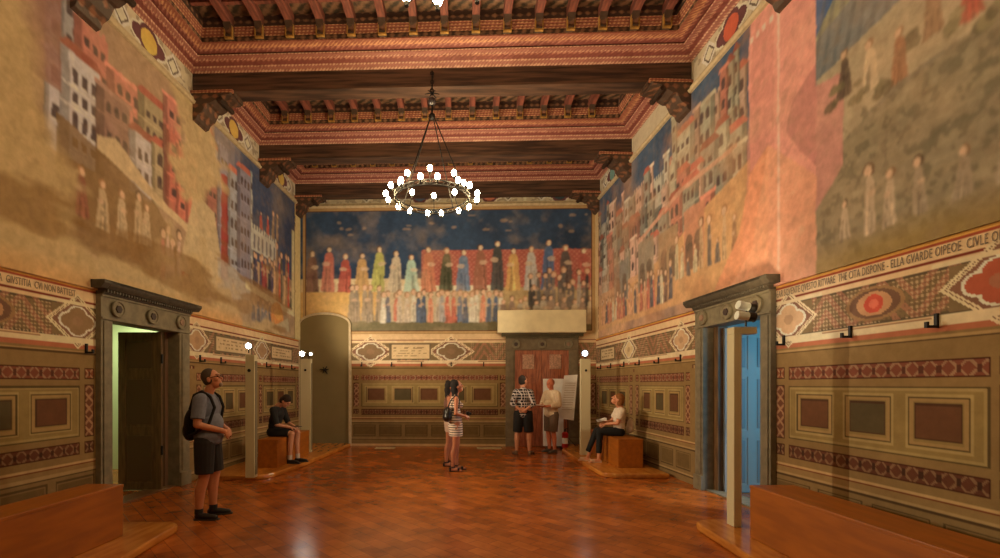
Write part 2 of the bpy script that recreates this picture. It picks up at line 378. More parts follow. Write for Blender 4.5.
def lunettes(p, bays, seed=0):
    """strip between mural and cornice: pale ground, squares, quatrefoils in each bay"""
    p.rect(-99, 99, MT, 6.92, (212, 184, 142)); f0, f1 = 6.46, 6.88; c = (f0 + f1) / 2 - .0
    for k, (a, b, med, sq) in enumerate(bays):
        p.rect(a, b, f0, f1, (206, 180, 140)); m = (a + b) / 2
        n = vnoise(p.U, p.V, 0.09, 0.09, seed + k, 2); ins = (p.U > a + .06) & (p.U < b - .06) & (p.V > f0 + .03) & (p.V < f1)
        if sq:
            p.put(ins & (n > 0.58), (128, 104, 80), .55)
            for du in (-0.34, 0.34):
                for s_, cc in ((0.17, (236, 214, 176)), (0.12, (112, 92, 72)), (0.09, (224, 200, 160))):
                    p.put((np.abs(p.U - m - du * (b - a) / 1.3) / s_ + np.abs(p.V - c) / s_) < 1.2, cc)
        p.frame(a, b, f0, f1 + .1, 0.035, (232, 204, 160))
        if med is not None:
            p.quatre(m, c, 0.34, 0.22, (110, 66, 62), ring=0.25, rcol=(236, 208, 164)); p.ell(m, c, 0.17, 0.16, med)
    p.rect(-99, 99, 6.92, 9, (70, 46, 34))

def grid(name, us, vs, P, paintfn, keep=None, n=0.0, parent=None, mt='paint', rim=None):
    U, V = np.meshgrid(us, vs, indexing='ij'); C = paintfn(U, V)
    nu, nv = U.shape
    if P is PL: B = np.stack([WL(U), U, V], -1); N = NL
    elif P is PR: B = np.stack([WR(U), U, V], -1); N = NR
    else: B = np.stack([U, ZB(U), V], -1); N = NB
    X = B + np.array(N)[None, None, :] * n
    idx = np.arange(nu * nv).reshape(nu, nv)
    q = np.stack([idx[:-1, :-1], idx[1:, :-1], idx[1:, 1:], idx[:-1, 1:]], -1)
    if P is not PR: q = q[..., ::1]
    if P is PL or P is PB: pass
    uc = (U[:-1, :-1] + U[1:, 1:]) / 2; vc = (V[:-1, :-1] + V[1:, 1:]) / 2
    k = np.ones(uc.shape, bool) if keep is None else keep(uc, vc)
    q = q[k].reshape(-1, 4)
    if P is PL: q = q[:, ::-1]
    verts = X.reshape(-1, 3); cols = C.reshape(-1, 3)
    if rim is not None:   # give the painted plaster its thickness
        peri = np.concatenate([idx[:, 0], idx[-1, 1:], idx[::-1, -1][1:], idx[0, ::-1][1:-1]])
        back = (B.reshape(-1, 3)[peri] + np.array(N) * (n - rim)); nb = len(verts); L = len(peri)
        verts = np.vstack([verts, back]); cols = np.vstack([cols, cols[peri]])
        i = np.arange(L); j = (i + 1) % L
        q = np.vstack([q, np.stack([peri[i], peri[j], nb + j, nb + i], -1)])
    me = bpy.data.meshes.new(name)
    me.vertices.add(len(verts)); me.vertices.foreach_set('co', verts.astype(np.float32).ravel())
    me.loops.add(len(q) * 4); me.loops.foreach_set('vertex_index', q.astype(np.int32).ravel())
    me.polygons.add(len(q)); me.polygons.foreach_set('loop_start', (np.arange(len(q)) * 4).astype(np.int32)); me.polygons.foreach_set('loop_total', np.full(len(q), 4, np.int32))
    me.update(calc_edges=True); me.validate()
    at = me.color_attributes.new('Col', 'FLOAT_COLOR', 'POINT')
    cc = np.ones((len(verts), 4), np.float32); cc[:, :3] = cols
    at.data.foreach_set('color', cc.ravel())
    return link(name, me, M[mt], parent)
def steps(y0, y1, k=0.0024):
    out = [y0]
    while out[-1] < y1: out.append(out[-1] + max(0.011, k * abs(out[-1])))
    out[-1] = y1; return np.array(out)
def snap(arr, pts):
    arr = arr.copy()
    for q in pts: arr[np.argmin(np.abs(arr - q))] = q
    return arr

# ------------------------------------------------------------------ walls (lower dado + frieze painted, upper strip painted)
GD = 1.16      # the dado pigments are lighter than they look down in the dim
def rows(stepv, top=CEIL):
    lo = np.arange(0, FR1 + 0.12, stepv); hi = np.arange(6.30, 6.98, stepv)
    return np.unique(np.concatenate([lo, [3.6, 4.6, 5.6], hi, [top]]))
beamsY = [3.05, 5.40, 7.74, 10.10, 12.08]      # near face of each beam at x=0
BT = 0.30
def wall_left_paint(U, V):
    p = Paint(U, V, (176, 136, 86), 1.0)
    p.g = GD; dado(p, [(3.4, 5.95, 3, False), (7.95, 10.15, 3, False), (10.2, YLB - .02, 3, True)], 0, 0); p.g = 1.25
    frieze(p, [(5.66, 0.24, (140, 104, 66)), (8.02, 0.24, (176, 132, 88)), (10.4, .24, (160, 120, 80))], rosettes=[(4.6, .2)], plaques=[(8.6, 9.9), (10.9, 12.0)])
    p.g = 1.15
    B = [(beamsY[i] - SK * -4.5 + BT + .02 + .0, beamsY[i + 1] - SK * -4.5 * 1 - .02) for i in range(4)]
    B = [(beamsY[i] + .153 + BT, beamsY[i + 1] + .153) for i in range(4)]
    lunettes(p, [(a, b, (226, 176, 84), True) for a, b in B], 21)
    p.wash(0.16, 0.7, 0.5, 5); return np.clip(p.C, 0, .85)
def wall_right_paint(U, V):
    p = Paint(U, V, (176, 136, 86), 1.0)
    p.g = GD; dado(p, [(3.22, 5.76, 3, False), (7.6, 9.85, 3, False), (9.9, YRB - .02, 3, True)], 0, 0); p.g = 1.25
    frieze(p, [(5.50, 0.24, (204, 156, 108)), (3.42, .24, (170, 80, 50)), (7.95, .24, (196, 150, 104)), (10.15, .24, (206, 170, 116))], rosettes=[(4.42, .2)], plaques=[(11.0, 11.9)])
    p.g = 1.15
    B = [(beamsY[i] - .13 + BT, beamsY[i + 1] - .13) for i in range(4)]
    lunettes(p, [(B[0][0], B[0][1], None, True), (B[1][0], B[1][1], (206, 96, 66), True), (B[2][0], B[2][1], None, False), (B[3][0], B[3][1], (120, 150, 130), True)], 41)
    p.wash(0.16, 0.7, 0.5, 6); return np.clip(p.C, 0, .85)
def wall_back_paint(U, V):
    p = Paint(U, V, (200, 156, 100), 1.15)
    p.g = GD * 0.92
    V0 = p.V; p.V = V0 - 0.06                      # bands sit a little higher here
    dado(p, [(-2.93, 1.24, 5, False), (3.2, 3.6, 1, False)], 0, 0); p.V = V0; p.g = 1.2
    p.rect(-99, 99, 2.12, 3.0, (210, 170, 120))
    frieze(p, [(-2.42, .36, (128, 96, 62)), (-0.26, .36, (128, 96, 62))], 2.13, 2.97, plaques=[(-1.85, -0.85)])
    p.g = 1.15
    lunettes(p, [(-4.2, -2.0, None, True), (-2.0, -.2, (84, 96, 110), True), (-.2, 1.7, (190, 110, 80), True), (1.7, 3.5, (60, 70, 70), True)], 61)
    p.wash(0.14, 0.7, 0.5, 8); return np.clip(p.C, 0, .85)
def hole(a, b, h): return lambda u, v: ~((u > a) & (u < b) & (v < h))
us = snap(np.concatenate([np.linspace(Y0, 3.4, 12)[:-1], steps(3.4, YLB)]), DL[:2]); vs = snap(rows(0.0135), [DL[2]])
tag(grid('wall_left', us, vs, PL, wall_left_paint, hole(*DL)), 'left painted wall with dado, frieze and door opening', kind='structure')
us = snap(np.concatenate([np.linspace(Y0, 3.0, 12)[:-1], steps(3.0, YRB)]), DR[:2]); vs = snap(rows(0.0125), [DR[2]])
tag(grid('wall_right', us, vs, PR, wall_right_paint, hole(*DR)), 'right painted wall with dado, frieze and door opening', kind='structure')
DB = (1.42, 2.83, 2.54)
tag(grid('wall_back', np.arange(XBL, XBR + .03, 0.024), rows(0.022), PB, wall_back_paint), 'far end wall with painted dado and frieze', kind='structure')
bm = bmesh.new(); box(bm, -5.1, 4.3, Y0 - .1, Y0, 0, CEIL); tag(obj('wall_front', bm, M['plaster']), 'plain wall behind the viewer', kind='structure')
bm = bmesh.new(); box(bm, -8, 8, Y0 - .1, 13.2, -0.1, 0); tag(obj('floor', bm, M['floor']), 'glossy terracotta tile floor', kind='structure')
bm = bmesh.new(); box(bm, -5.2, 4.4, Y0 - .1, 13.0, CEIL, CEIL + .1); tag(obj('ceiling', bm, M['panel']), 'dark painted coffer boards', kind='structure')

# ------------------------------------------------------------------ murals: invented townscapes, hills and robed crowd strokes
def shade(c, k): return tuple(int(min(255, max(0, x * k))) for x in c)
def house(p, u0, u1, v0, v1, col, r, dark=(84, 64, 58)):
    """an invented flat-fronted house: side wall, string courses, arched windows, roof or parapet"""
    w = u1 - u0; p.rect(u0, u1, v0, v1, col); p.rect(u0, u0 + .22 * w, v0, v1, shade(col, .74), .9); p.rect(u0 - .012, u0 + .008, v0, v1, shade(col, .6), .8)
    k = r.random()
    if k < .35:
        p.poly([(u0 - .04, v1), (u1 + .04, v1), (u1 - .05, v1 + .12), (u0 + .08, v1 + .12)], shade((176, 96, 74), r.uniform(.8, 1.15)))
    elif k < .7:
        n = max(2, int(w / .09))
        for i in range(n): p.rect(u0 + i * w / n, u0 + (i + .55) * w / n, v1, v1 + .06, shade(col, 1.05))
    else:
        p.rect(u0 - .03, u1 + .03, v1 - .03, v1 + .03, shade(col, 1.15))
    nw = max(1, int(w / .17)); fl = r.uniform(.27, .4); v = v1 - .18; f0, f1 = u0 + .24 * w, u1 - .04 * w
    while v - .2 > v0:
        hh = r.choice((.10, .13, .16)); a = r.random() < .5
        for i in range(nw):
            c = f0 + (i + .5) * (f1 - f0) / nw; q = min(.055, (f1 - f0) / nw * .3)
            p.rect(c - q, c + q, v - hh, v, dark, .95)
            if a: p.ell(c, v, q, q * 1.1, dark, .95)
            p.rect(c - q * 1.3, c + q * 1.3, v - hh - .015, v - hh, shade(col, 1.2), .8)
        if r.random() < .5: p.rect(u0, u1, v - hh - .07, v - hh - .05, shade(col, 1.14), .8)
        v -= fl
def townscape(p, u0, u1, base, top, pal, seed, rows=3, tower=.22):
    r = random.Random(seed)
    for k in range(rows):
        u = u0 - .1; t0 = top - (top - base) * .30 * k
        while u < u1:
            w = r.uniform(.24, .6); t = t0 + r.uniform(-.28, .18)
            if k == 0 and r.random() < tower: w = r.uniform(.12, .2); t += .35
            house(p, max(u, u0), min(u + w, u1), base, min(t, 6.3), shade(pal[r.randrange(len(pal))], r.uniform(.86, 1.08)), r)
            u += w * r.uniform(.8, 1.02)
def figure(p, u, v0, v1, w, col, r, skin_=(214, 168, 128)):
    """loose robed smudge: body, folds, shoulders, head"""
    h = v1 - v0; lean = r.uniform(-.12, .12) * w; hd = min(h * .095, .08); sh_ = v1 - hd * 2.0
    p.poly([(u - w * r.uniform(.75, 1.1), v0 + r.uniform(-.01, .03)), (u + w * r.uniform(.75, 1.1), v0 + r.uniform(-.01, .03)), (u + lean + w * .62, sh_ - h * .2), (u + lean + w * .34, sh_), (u + lean - w * .34, sh_), (u + lean - w * .62, sh_ - h * .2)], col, .94)
    p.ell(u + lean, sh_ - h * .12, w * .56, h * .13, col, .92)
    for q in range(5):
        x = u + w * r.uniform(-.7, .7); p.poly([(x, v0), (x + w * .16, v0), (u + lean + (x - u) * .4, sh_ - h * .12)], shade(col, r.choice((.6, .75, 1.25))), .75)
    if h > .5: p.ell(u + lean + w * r.choice((-.35, .35)), sh_ - h * .25, w * .5, h * .05, shade(skin_, .95), .6)
    p.ell(u + lean, v1 - hd * .9, hd * .95, hd * 1.1, shade((130, 88, 56), r.uniform(.6, 1.4)), .85); p.ell(u + lean + .01, v1 - hd * 1.05, hd * .66, hd * .85, skin_, 1)
def crowd(p, u0, u1, v0, v1, cols, n, seed, hv=.1, wk=.55):
    r = random.Random(seed); order = list(range(n)); r.shuffle(order)
    for i in order: figure(p, u0 + (u1 - u0) * (i + .5 + r.uniform(-.25, .25)) / n, v0 + r.uniform(0, .03), v1 - r.uniform(0, hv), (u1 - u0) / n * wk, cols[r.randrange(len(cols))], r)
def mural_left(U, V):
    p = Paint(U, V, (192, 154, 108), 1.0, warp=.02); U, V = p.U, p.V
    p.rect(9.2, 99, 4.3, 9, (74, 80, 98)); p.fade((50, 56, 74), .6, .9, 31); p.rect(-9, 9.2, 0, 9, (170, 132, 98)); p.rect(8.5, 9.4, 4.4, 9, (118, 112, 118), .8)
    townscape(p, 5.2, 8.6, 4.3, 5.95, [(184, 156, 114), (190, 152, 122), (168, 122, 102), (194, 120, 98), (186, 168, 156)], 3, 2, .12)
    townscape(p, 7.2, 8.0, 4.3, 5.7, [(202, 116, 92)], 9, 1, 0)
    townscape(p, 8.6, 9.9, 3.7, 6.0, [(176, 168, 164), (190, 180, 160), (150, 136, 140)], 5, 1, .4)
    p.rect(8.72, 8.95, 3.6, 5.6, (164, 66, 56)); p.rect(8.9, 8.95, 3.6, 5.6, (120, 46, 44), .7)
    p.rect(9.85, 11.1, 4.5, 4.95, (188, 178, 156)); n = 11
    for i in range(n): p.rect(9.85 + i * .115, 9.91 + i * .115, 4.95, 5.06, (200, 188, 160))
    for i in range(6): p.rect(9.95 + i * .19, 10.03 + i * .19, 4.55, 4.85, (70, 66, 84), .8)
    p.rect(11.95, 12.12, 3.4, 5.6, (206, 184, 130))
    p.rect(4.1, 5.4, 5.0, 6.4, (150, 104, 86), .9); p.rect(3.0, 4.5, 4.6, 6.4, (140, 104, 84), .8)
    p.poly([(5.9, 4.78), (6.2, 4.9), (6.9, 4.5), (8.3, 4.1), (8.3, 3.98), (6.9, 4.36), (5.9, 4.62)], (204, 170, 124))
    p.poly([(5.3, 3.35), (5.35, 4.75), (6.0, 4.6), (7.0, 4.3), (7.6, 3.7), (7.5, 3.2), (6.5, 3.15)], (134, 98, 56), .85)
    crowd(p, 5.5, 7.0, 3.62, 4.45, [(188, 154, 112), (200, 166, 124), (146, 88, 64)], 5, 5, .25, .36)
    crowd(p, 7.05, 7.95, 3.1, 4.15, [(204, 170, 130), (176, 62, 50), (190, 150, 120), (180, 104, 84), (200, 160, 130)], 7, 8, .35)
    crowd(p, 9.9, 11.0, 3.75, 4.55, [(60, 60, 74), (84, 70, 84), (46, 48, 58), (156, 66, 64)], 8, 12, .12, .62)
    crowd(p, 10.9, 11.95, 3.55, 5.1, [(190, 92, 60), (150, 110, 74), (84, 80, 66), (204, 160, 110), (190, 70, 54)], 8, 14, 1.2, .6)
    crowd(p, 10.2, 11.3, 5.0, 5.7, [(196, 180, 140), (186, 84, 66), (150, 120, 90)], 4, 15, .3, .3)
    p.poly([(7.5, 3.5), (7.9, 4.9), (8.5, 4.75), (8.7, 4.0), (8.6, 3.3)], (196, 166, 120), .95)
    p.poly([(8.6, 3.2), (9.8, 3.4), (9.8, 3.8), (9.2, 3.9), (8.6, 4.0)], (178, 160, 136), .8)
    p.poly([(9.6, 3.78), (12.1, 3.5), (12.1, 3.38), (9.6, 3.62)], (212, 190, 142))
    crowd(p, 9.9, 10.8, 2.95, 3.6, [(74, 84, 98), (100, 104, 112), (204, 130, 66)], 5, 19, .2)
    p.ell(11.1, 3.25, .34, .34, (212, 130, 58), .85); p.ell(11.15, 3.3, .22, .12, (222, 160, 80), .8); p.poly([(10.9, 3.0), (11.8, 2.95), (11.7, 3.3), (11.2, 3.1)], (186, 168, 128), .8)
    # worn plaster
    f = vnoise(U, V, 1.3, .9, 77) + 0.13 * (V < 4.2) - .12 * (U > 9.4)
    p.soft(f, .58, .66, (190, 156, 106), .92); p.soft((5.45 - U) * 2 + 1.6 * (vnoise(U, V, .7, .7, 78) - .5) + (4.9 - V) * .6, 0, .5, (186, 150, 98), .9)
    p.soft(vnoise(U, V, 1.8, .4, 91) - np.abs(V - 3.45) * .5, .34, .42, (134, 92, 46), .7)
    p.soft((3.1 - V) * (U < 9.5), 0, .3, (214, 150, 84), .75)
    p.fade((196, 160, 112), .28, .8, 41, .4, .8); p.fade((150, 112, 76), .25, .12, 42, .5, .8)
    p.wash(.16, .12, .12, 13); p.wash(.14, .035, .035, 113); p.blur(1)
    p.rect(12.15, 99, 0, 9, (216, 184, 120)); p.rect(12.13, 12.16, 0, 9, (140, 110, 66))
    return np.clip(p.C * 1.25, 0, .85)
def mural_back(U, V):
    p = Paint(U, V, (206, 168, 108), 1.05, warp=.018); U, V = p.U, p.V
    p.rect(-99, 99, 4.3, 9, (58, 74, 92)); p.fade((38, 46, 58), .7, .9, 3, .35, .7)
    p.rect(-1.05, 99, 4.2, 5.2, (170, 88, 72)); m = (U > -1.05) & (V > 4.2) & (V < 5.2)
    p.put(m & (np.sin(U * 50) * np.sin(V * 50) > .3), (204, 136, 104), .6)
    p.rect(-4.3, -1.05, 4.05, 4.45, (212, 182, 134)); p.rect(-4.3, -2.2, 3.3, 4.1, (206, 158, 90)); p.rect(-99, 99, 3.0, 3.34, (112, 98, 66)); p.rect(-2.2, 1.1, 3.3, 4.25, (190, 164, 124)); p.rect(-1.6, 1.0, 4.12, 4.26, (226, 200, 156))
    r = random.Random(77)
    cols = [(110, 70, 60), (196, 108, 86), (176, 84, 66), (196, 150, 92), (180, 170, 90), (200, 176, 140), (176, 192, 160), (196, 120, 86), (74, 78, 54), (106, 120, 134), (150, 96, 72), (74, 72, 66), (204, 156, 92), (190, 178, 160), (84, 102, 126), (96, 80, 70), (176, 92, 74)]
    for i, c in enumerate(cols):
        figure(p, -4.0 + i * .45, 4.1, 5.2 + .12 * math.sin(i * 1.9) + (.12 if i > 8 else 0), .21, c, r, (226, 188, 146))
    for q in range(18): p.ell(r.uniform(-4, 3.3), r.uniform(5.6, 6.15), r.uniform(.04, .12), r.uniform(.02, .05), (206, 164, 118), .35)
    crowd(p, -3.05, -2.1, 3.3, 4.3, [(150, 128, 100), (168, 144, 112), (140, 120, 96)], 5, 32, .08, .6)
    crowd(p, -2.15, 1.15, 3.26, 4.16, [(196, 104, 80), (94, 104, 118), (200, 176, 146), (208, 130, 96), (160, 150, 140), (210, 192, 160), (80, 88, 100)], 21, 31, .08, .6)
    crowd(p, 1.75, 3.5, 3.5, 4.75, [(100, 90, 80), (170, 152, 130), (120, 104, 90), (70, 64, 58)], 14, 34, .5, .6)
    crowd(p, 1.0, 3.5, 3.2, 4.0, [(180, 160, 130), (150, 120, 96), (200, 170, 130)], 12, 36, .2, .7)
    
    p.fade((190, 152, 110), .35, .5, 41, .45, .8); p.wash(.16, .1, .1, 15); p.wash(.14, .04, .04, 115); p.blur(1); p.U, p.V = p.U0, p.V0
    p.C *= 1.2; p.frame(XBL + .1, XBR - .03, 2.98, 6.34, .09, (190, 146, 92)); p.frame(XBL + .17, XBR - .1, 3.05, 6.27, .02, (104, 58, 34))
    return np.clip(p.C, 0, .85)
def mural_right(U, V):
    p = Paint(U, V, (206, 152, 108), 1.0, warp=.02); U, V = p.U, p.V
    p.rect(6.0, 99, 4.4, 9, (78, 90, 104)); p.fade((58, 68, 82), .6, .7, 31)
    townscape(p, 6.2, 8.3, 4.1, 5.85, [(176, 160, 128), (196, 156, 126), (160, 146, 120), (208, 130, 102)], 14, 3, .3)
    townscape(p, 8.3, 12.0, 3.9, 5.75, [(206, 158, 130), (160, 142, 116), (182, 112, 92), (186, 172, 146), (120, 114, 98), (214, 170, 140)], 21, 3, .25)
    p.poly([(7.95, 4.95), (6.4, 4.95), (6.4, 4.88), (7.95, 4.86), (9.6, 4.5), (9.6, 4.58)], (212, 152, 118), .9)
    p.poly([(12.0, 3.0), (6.1, 3.0), (6.1, 4.6), (7.2, 4.35), (8.2, 4.05), (9.6, 3.8), (12.0, 3.6)], (206, 152, 100), .95)
    for (a, b, t, c) in ((8.9, 9.6, 4.5, (150, 130, 104)), (8.0, 8.7, 4.4, (168, 134, 96)), (10.1, 10.9, 4.4, (128, 120, 104)), (7.2, 7.8, 4.5, (196, 130, 96))):
        p.rect(a, b, 3.5, t, c, .9)
        for k in (.27, .73):
            q = a + (b - a) * k; p.rect(q - .12, q + .12, 3.5, 3.95, (104, 82, 64), .8); p.ell(q, 3.95, .12, .13, (104, 82, 64), .8)
    p.fade((176, 118, 78), .5, .6, 61, .5, .7)
    crowd(p, 8.2, 11.8, 3.1, 3.85, [(206, 146, 104), (120, 90, 74), (206, 184, 144), (100, 92, 90), (190, 110, 84)], 24, 51, .2, .6)
    crowd(p, 6.4, 8.1, 3.4, 4.3, [(196, 154, 110), (156, 112, 78), (206, 180, 136), (120, 104, 90)], 9, 52, .6, .4)
    pk = (222, 146, 122); p.poly([(6.45, 2.7), (5.06, 2.7), (5.06, 6.4), (6.12, 6.4), (6.18, 6.0), (6.12, 4.5)], pk); p.poly([(6.1, 6.1), (5.7, 6.1), (5.7, 2.7), (6.3, 2.7)], (204, 130, 108), .6)
    p.poly([(7.2, 2.7), (5.8, 2.7), (5.8, 4.6), (6.15, 4.4), (6.35, 3.7)], (220, 142, 100), .9)
    p.poly([(5.8, 4.6), (5.06, 3.9), (5.06, 2.7), (6.9, 2.7), (6.1, 3.4)], (224, 152, 112), .8); p.rect(5.60, 5.64, 3, 6.4, (240, 190, 160), .6); p.poly([(5.06, 5.1), (5.4, 4.9), (5.5, 4.6), (5.3, 4.3), (5.06, 4.0)], (176, 108, 96), .6)
    for i in range(9): p.rect(6.08 - i * .12, 6.14 - i * .12, 6.08, 6.16, (240, 190, 160))
    # open country
    L = U < 5.06
    p.rect(-9, 5.06, 0, 9, (136, 118, 92)); p.rect(-9, 5.06, 5.3, 9, (172, 156, 120)); p.put(L & (V > 5.3) & (vnoise(U, V, .7, .25, 71) > .55), (126, 122, 92), .7)
    p.poly([(5.06, 6.4), (5.06, 5.4), (4.75, 5.7), (4.6, 6.4)], (64, 92, 126)); p.poly([(4.6, 6.4), (4.6, 6.1), (4.1, 5.8), (3.9, 6.1), (3.9, 6.4)], (180, 110, 90), .5)
    r = random.Random(5)
    for i in range(26): p.ell(r.uniform(2.6, 5.0), r.uniform(5.5, 6.3), r.uniform(.03, .08), r.uniform(.05, .12), (76, 78, 62), .8)
    p.poly([(5.06, 5.35), (4.3, 5.5), (3.4, 5.65), (2.4, 5.7), (2.4, 5.15), (3.4, 5.1), (4.4, 4.98), (5.06, 4.8)], (118, 114, 106), .95); m = L & (V > 4.9) & (V < 5.7); p.put(m & (np.sin(U * 46 + V * 10) > .3), (92, 92, 88), .6)
    p.poly([(5.06, 4.9), (4.4, 5.0), (2.4, 5.25), (2.4, 4.4), (4.2, 4.3), (4.9, 4.0)], (182, 154, 116), .85)
    p.poly([(5.06, 3.05), (5.06, 3.9), (4.6, 4.15), (3.2, 4.4), (2.4, 4.3), (2.4, 2.7), (5.06, 2.7)], (146, 124, 92), .95)
    p.put(L & (V < 4.4) & (vnoise(U + V * .6, V, .6, .05, 64, 3) > .52), (158, 134, 98), .6); p.put(L & (V < 4.3) & (vnoise(U, V, .07, .07, 65, 2) > .6), (100, 88, 64), .6)
    p.poly([(5.06, 4.85), (5.06, 3.5), (4.72, 3.85), (4.72, 4.8)], (200, 132, 112), .9); p.soft((3.15 - V) * (U < 5.06), 0, .25, (150, 116, 58), .8)
    for i in range(8):
        u = 2.75 + i * .28; v = 4.45 + .12 * math.sin(i * 2.1); c = [(160, 104, 70), (206, 172, 130), (96, 76, 60), (176, 74, 56), (150, 110, 78)][i % 5]
        figure(p, u, v - .05, v + .45, .09, c, r)
        for q in range(5): p.ell(u + .13 + r.uniform(-.08, .08), v + r.uniform(-.05, .12), r.uniform(.04, .08), r.uniform(.03, .07), shade((110, 96, 66), r.uniform(.7, 1.3)), .8)
    crowd(p, 3.2, 4.9, 3.05, 3.75, [(190, 158, 122), (166, 138, 106)], 6, 77, .35, .24)
    p.fade((206, 162, 118), .35, 1.0, 97, .5, .8); p.fade((150, 118, 84), .3, .12, 43, .5, .8); p.wash(.16, .12, .12, 16); p.wash(.14, .035, .035, 116); p.blur(1)
    p.rect(12.0, 99, 0, 9, (216, 176, 120)); p.rect(11.98, 12.01, 0, 9, (150, 96, 60))
    return np.clip(p.C * 1.15, 0, .85)
u0 = steps(3.3, YLB - .02); tag(grid('mural', u0, np.arange(FR1 + .02, MT, .0165), PL, mural_left, n=.03, rim=.03), 'long faded ochre wall painting with town blocks above the dark left doorway', 'wall painting', 'wall paintings')
u0 = steps(2.9, YRB - .02); tag(grid('mural', u0, np.arange(FR1 + .02, MT, .0155), PR, mural_right, n=.03, rim=.03), 'long wall painting with pink town wall and brown hillside above the blue lit doorway', 'wall painting', 'wall paintings')
def arch(u, v): return ~((u > -4.33) & (u < -2.97) & (v < 3.25 + .27 * np.sqrt(np.clip(1 - ((u + 3.65) / .69) ** 2, 0, 1))))
tag(grid('mural', np.arange(XBL + .02, XBR - .02, .022), np.arange(2.98, MT, .0195), PB, mural_back, keep=arch, n=.03, rim=.03), 'wide deep blue wall painting with a robed crowd on the far end wall', 'wall painting', 'wall paintings')

# moulding above murals
k = 1
for P, a, b, nm in ((PL, Y0, YLB - .03, 'left'), (PR, Y0, YRB - .03, 'right'), (PB, XBL + .04, XBR - .04, 'back')):
    bm = bmesh.new(); prism(bm, [(0.0, 6.34), (0.07, 6.35), (0.09, 6.39), (0.06, 6.42), (0.05, 6.46), (0.0, 6.47)], a, b, P)
    tag(obj('trim_%d' % k, bm, M['mould']), 'cream moulding over the %s mural' % nm, kind='structure'); k += 1

# arched niche on the end wall
bm = bmesh.new(); N = 24; pts = []
def arcpt(i, r, ex=0.0):
    t = PI * i / N; return (-3.65 - (0.66 + ex) * math.cos(t), 3.23 + (.27 + ex) * math.sin(t))
inn = [(-4.31, 0.0)] + [arcpt(i, 0) for i in range(N + 1)] + [(-2.99, 0.0)]
out = [(-4.37, 0.0)] + [arcpt(i, 0, .06) for i in range(N + 1)] + [(-2.93, 0.0)]
for i in range(len(inn) - 1):
    q = []
    for n_ in (0.0, .075):
        q += [PB(inn[i][0], n_, inn[i][1]), PB(out[i][0], n_, out[i][1]), PB(out[i + 1][0], n_, out[i + 1][1]), PB(inn[i + 1][0], n_, inn[i + 1][1])]
    hexa(bm, q)
arch_e = empty('door_3', PB(-3.59, 0, 0), kind='structure', label='blocked arched doorway in the left corner of the end wall')
obj('frame', bm, M['mould'], arch_e)
bm = bmesh.new(); f = [bm.verts.new(PB(a, .035, b)) for a, b in inn]; g = [bm.verts.new(PB(a, .01, b)) for a, b in inn]
bm.faces.new(f); bm.faces.new(g[::-1])
for i in range(len(inn)): bm.faces.new([f[i], g[i], g[(i + 1) % len(inn)], f[(i + 1) % len(inn)]])
obj('infill_panel', bm, mat('olive_infill', (132, 106, 60), .8, noise=.08, nscale=2), arch_e)
# iron star shaped bracket on it
cx = -3.63; bm = bmesh.new(); c = PB(cx, .08, 2.02)
tube(bm, PB(cx, .03, 2.02), PB(cx, .14, 2.02), .03)
for (du, dh) in ((.12, .02), (.07, .10), (-.04, .08), (-.13, .02), (-.05, -.09), (.08, -.11)):
    tube(bm, c, PB(cx + du, .10, 2.02 + dh), .022, .008, 8)
tag(obj('iron_star', bm, M['iron']), 'small black iron star fixed in the olive arched niche', 'ornament')

# ------------------------------------------------------------------ stone door surrounds
def quad_slab(bm, P, u0, u1, n0, n1, h0, h1, mi=0): box(bm, u0, u1, n0, n1, h0, h1, mi, P)
def surround(e, P, u0, u1, o0, o1, hop, hc, htop, depth, mats):
    """e: door empty; opening u0..u1, outer o0..o1"""
    for a, b in ((o0, u0), (u1, o1)):
        bm = bmesh.new(); quad_slab(bm, P, a, b, -depth, .07, 0, hop)
        quad_slab(bm, P, a + (b - a) * .18, b - (b - a) * .18, .07, .085, .25, hop - .02); quad_slab(bm, P, a - .0, b + .0, .07, .10, 0, .22)
        obj('pilaster', bm, mats[0], e, bevel=.006)
    bm = bmesh.new(); quad_slab(bm, P, o0, o1, -depth, .07, hop, hc); quad_slab(bm, P, o0, o1, .07, .09, hop, hop + .03); quad_slab(bm, P, o0, o1, .07, .09, hc - .03, hc); obj('lintel', bm, mats[0], e, bevel=.004)
    m = (o0 + o1) / 2; w = (o1 - o0)
    for i, uu in enumerate((o0 + .14 * w, m, o1 - .14 * w)):
        bm = bmesh.new(); c = P(uu, .07, (hop + hc) / 2); nn = P(uu, 1, 1) - P(uu, 0, 1)
        tube(bm, c, c + nn * .03, .105, .10, 24); torus(bm, c + nn * .03, .10, .014, 24, 6, nn)
        r = obj('roundel', bm, mats[1], e)
        bm = bmesh.new(); tube(bm, c + nn * .03, c + nn * .045, .055, .05, 6); obj('shield', bm, mats[2] if i < 2 else mats[3], r)
    bm = bmesh.new()
    prism(bm, [(0.0, hc), (.10, hc), (.115, hc + .03), (.13, hc + .05), (.16, hc + .06), (.19, hc + .09), (.21, hc + .12), (.21, htop), (0.0, htop)], o0 - .0, o1 + .0, P)
    prism(bm, [(0.0, hc + .06), (.16, hc + .06), (.21, hc + .12), (.21, htop), (0.0, htop)], o0 - .11, o1 + .11, P)
    n = int((o1 - o0) / .05)
    for i in range(n): quad_slab(bm, P, o0 + i * .05 + .008, o0 + i * .05 + .038, .12, .15, hc + .02, hc + .055)
    obj('cornice', bm, mats[4], e, bevel=.004)
SM = [M['stone'], M['stone'], M['roundel'], M['roundel_b'], M['stone_dark']]
d1 = empty('door_1', PL(6.9, 0, 0), kind='structure', label='stone framed doorway in the left wall with a dark panelled door'); surround(d1, PL, *DL[:2], 5.92, 7.72, DL[2], 2.78, 2.94, .22, SM)
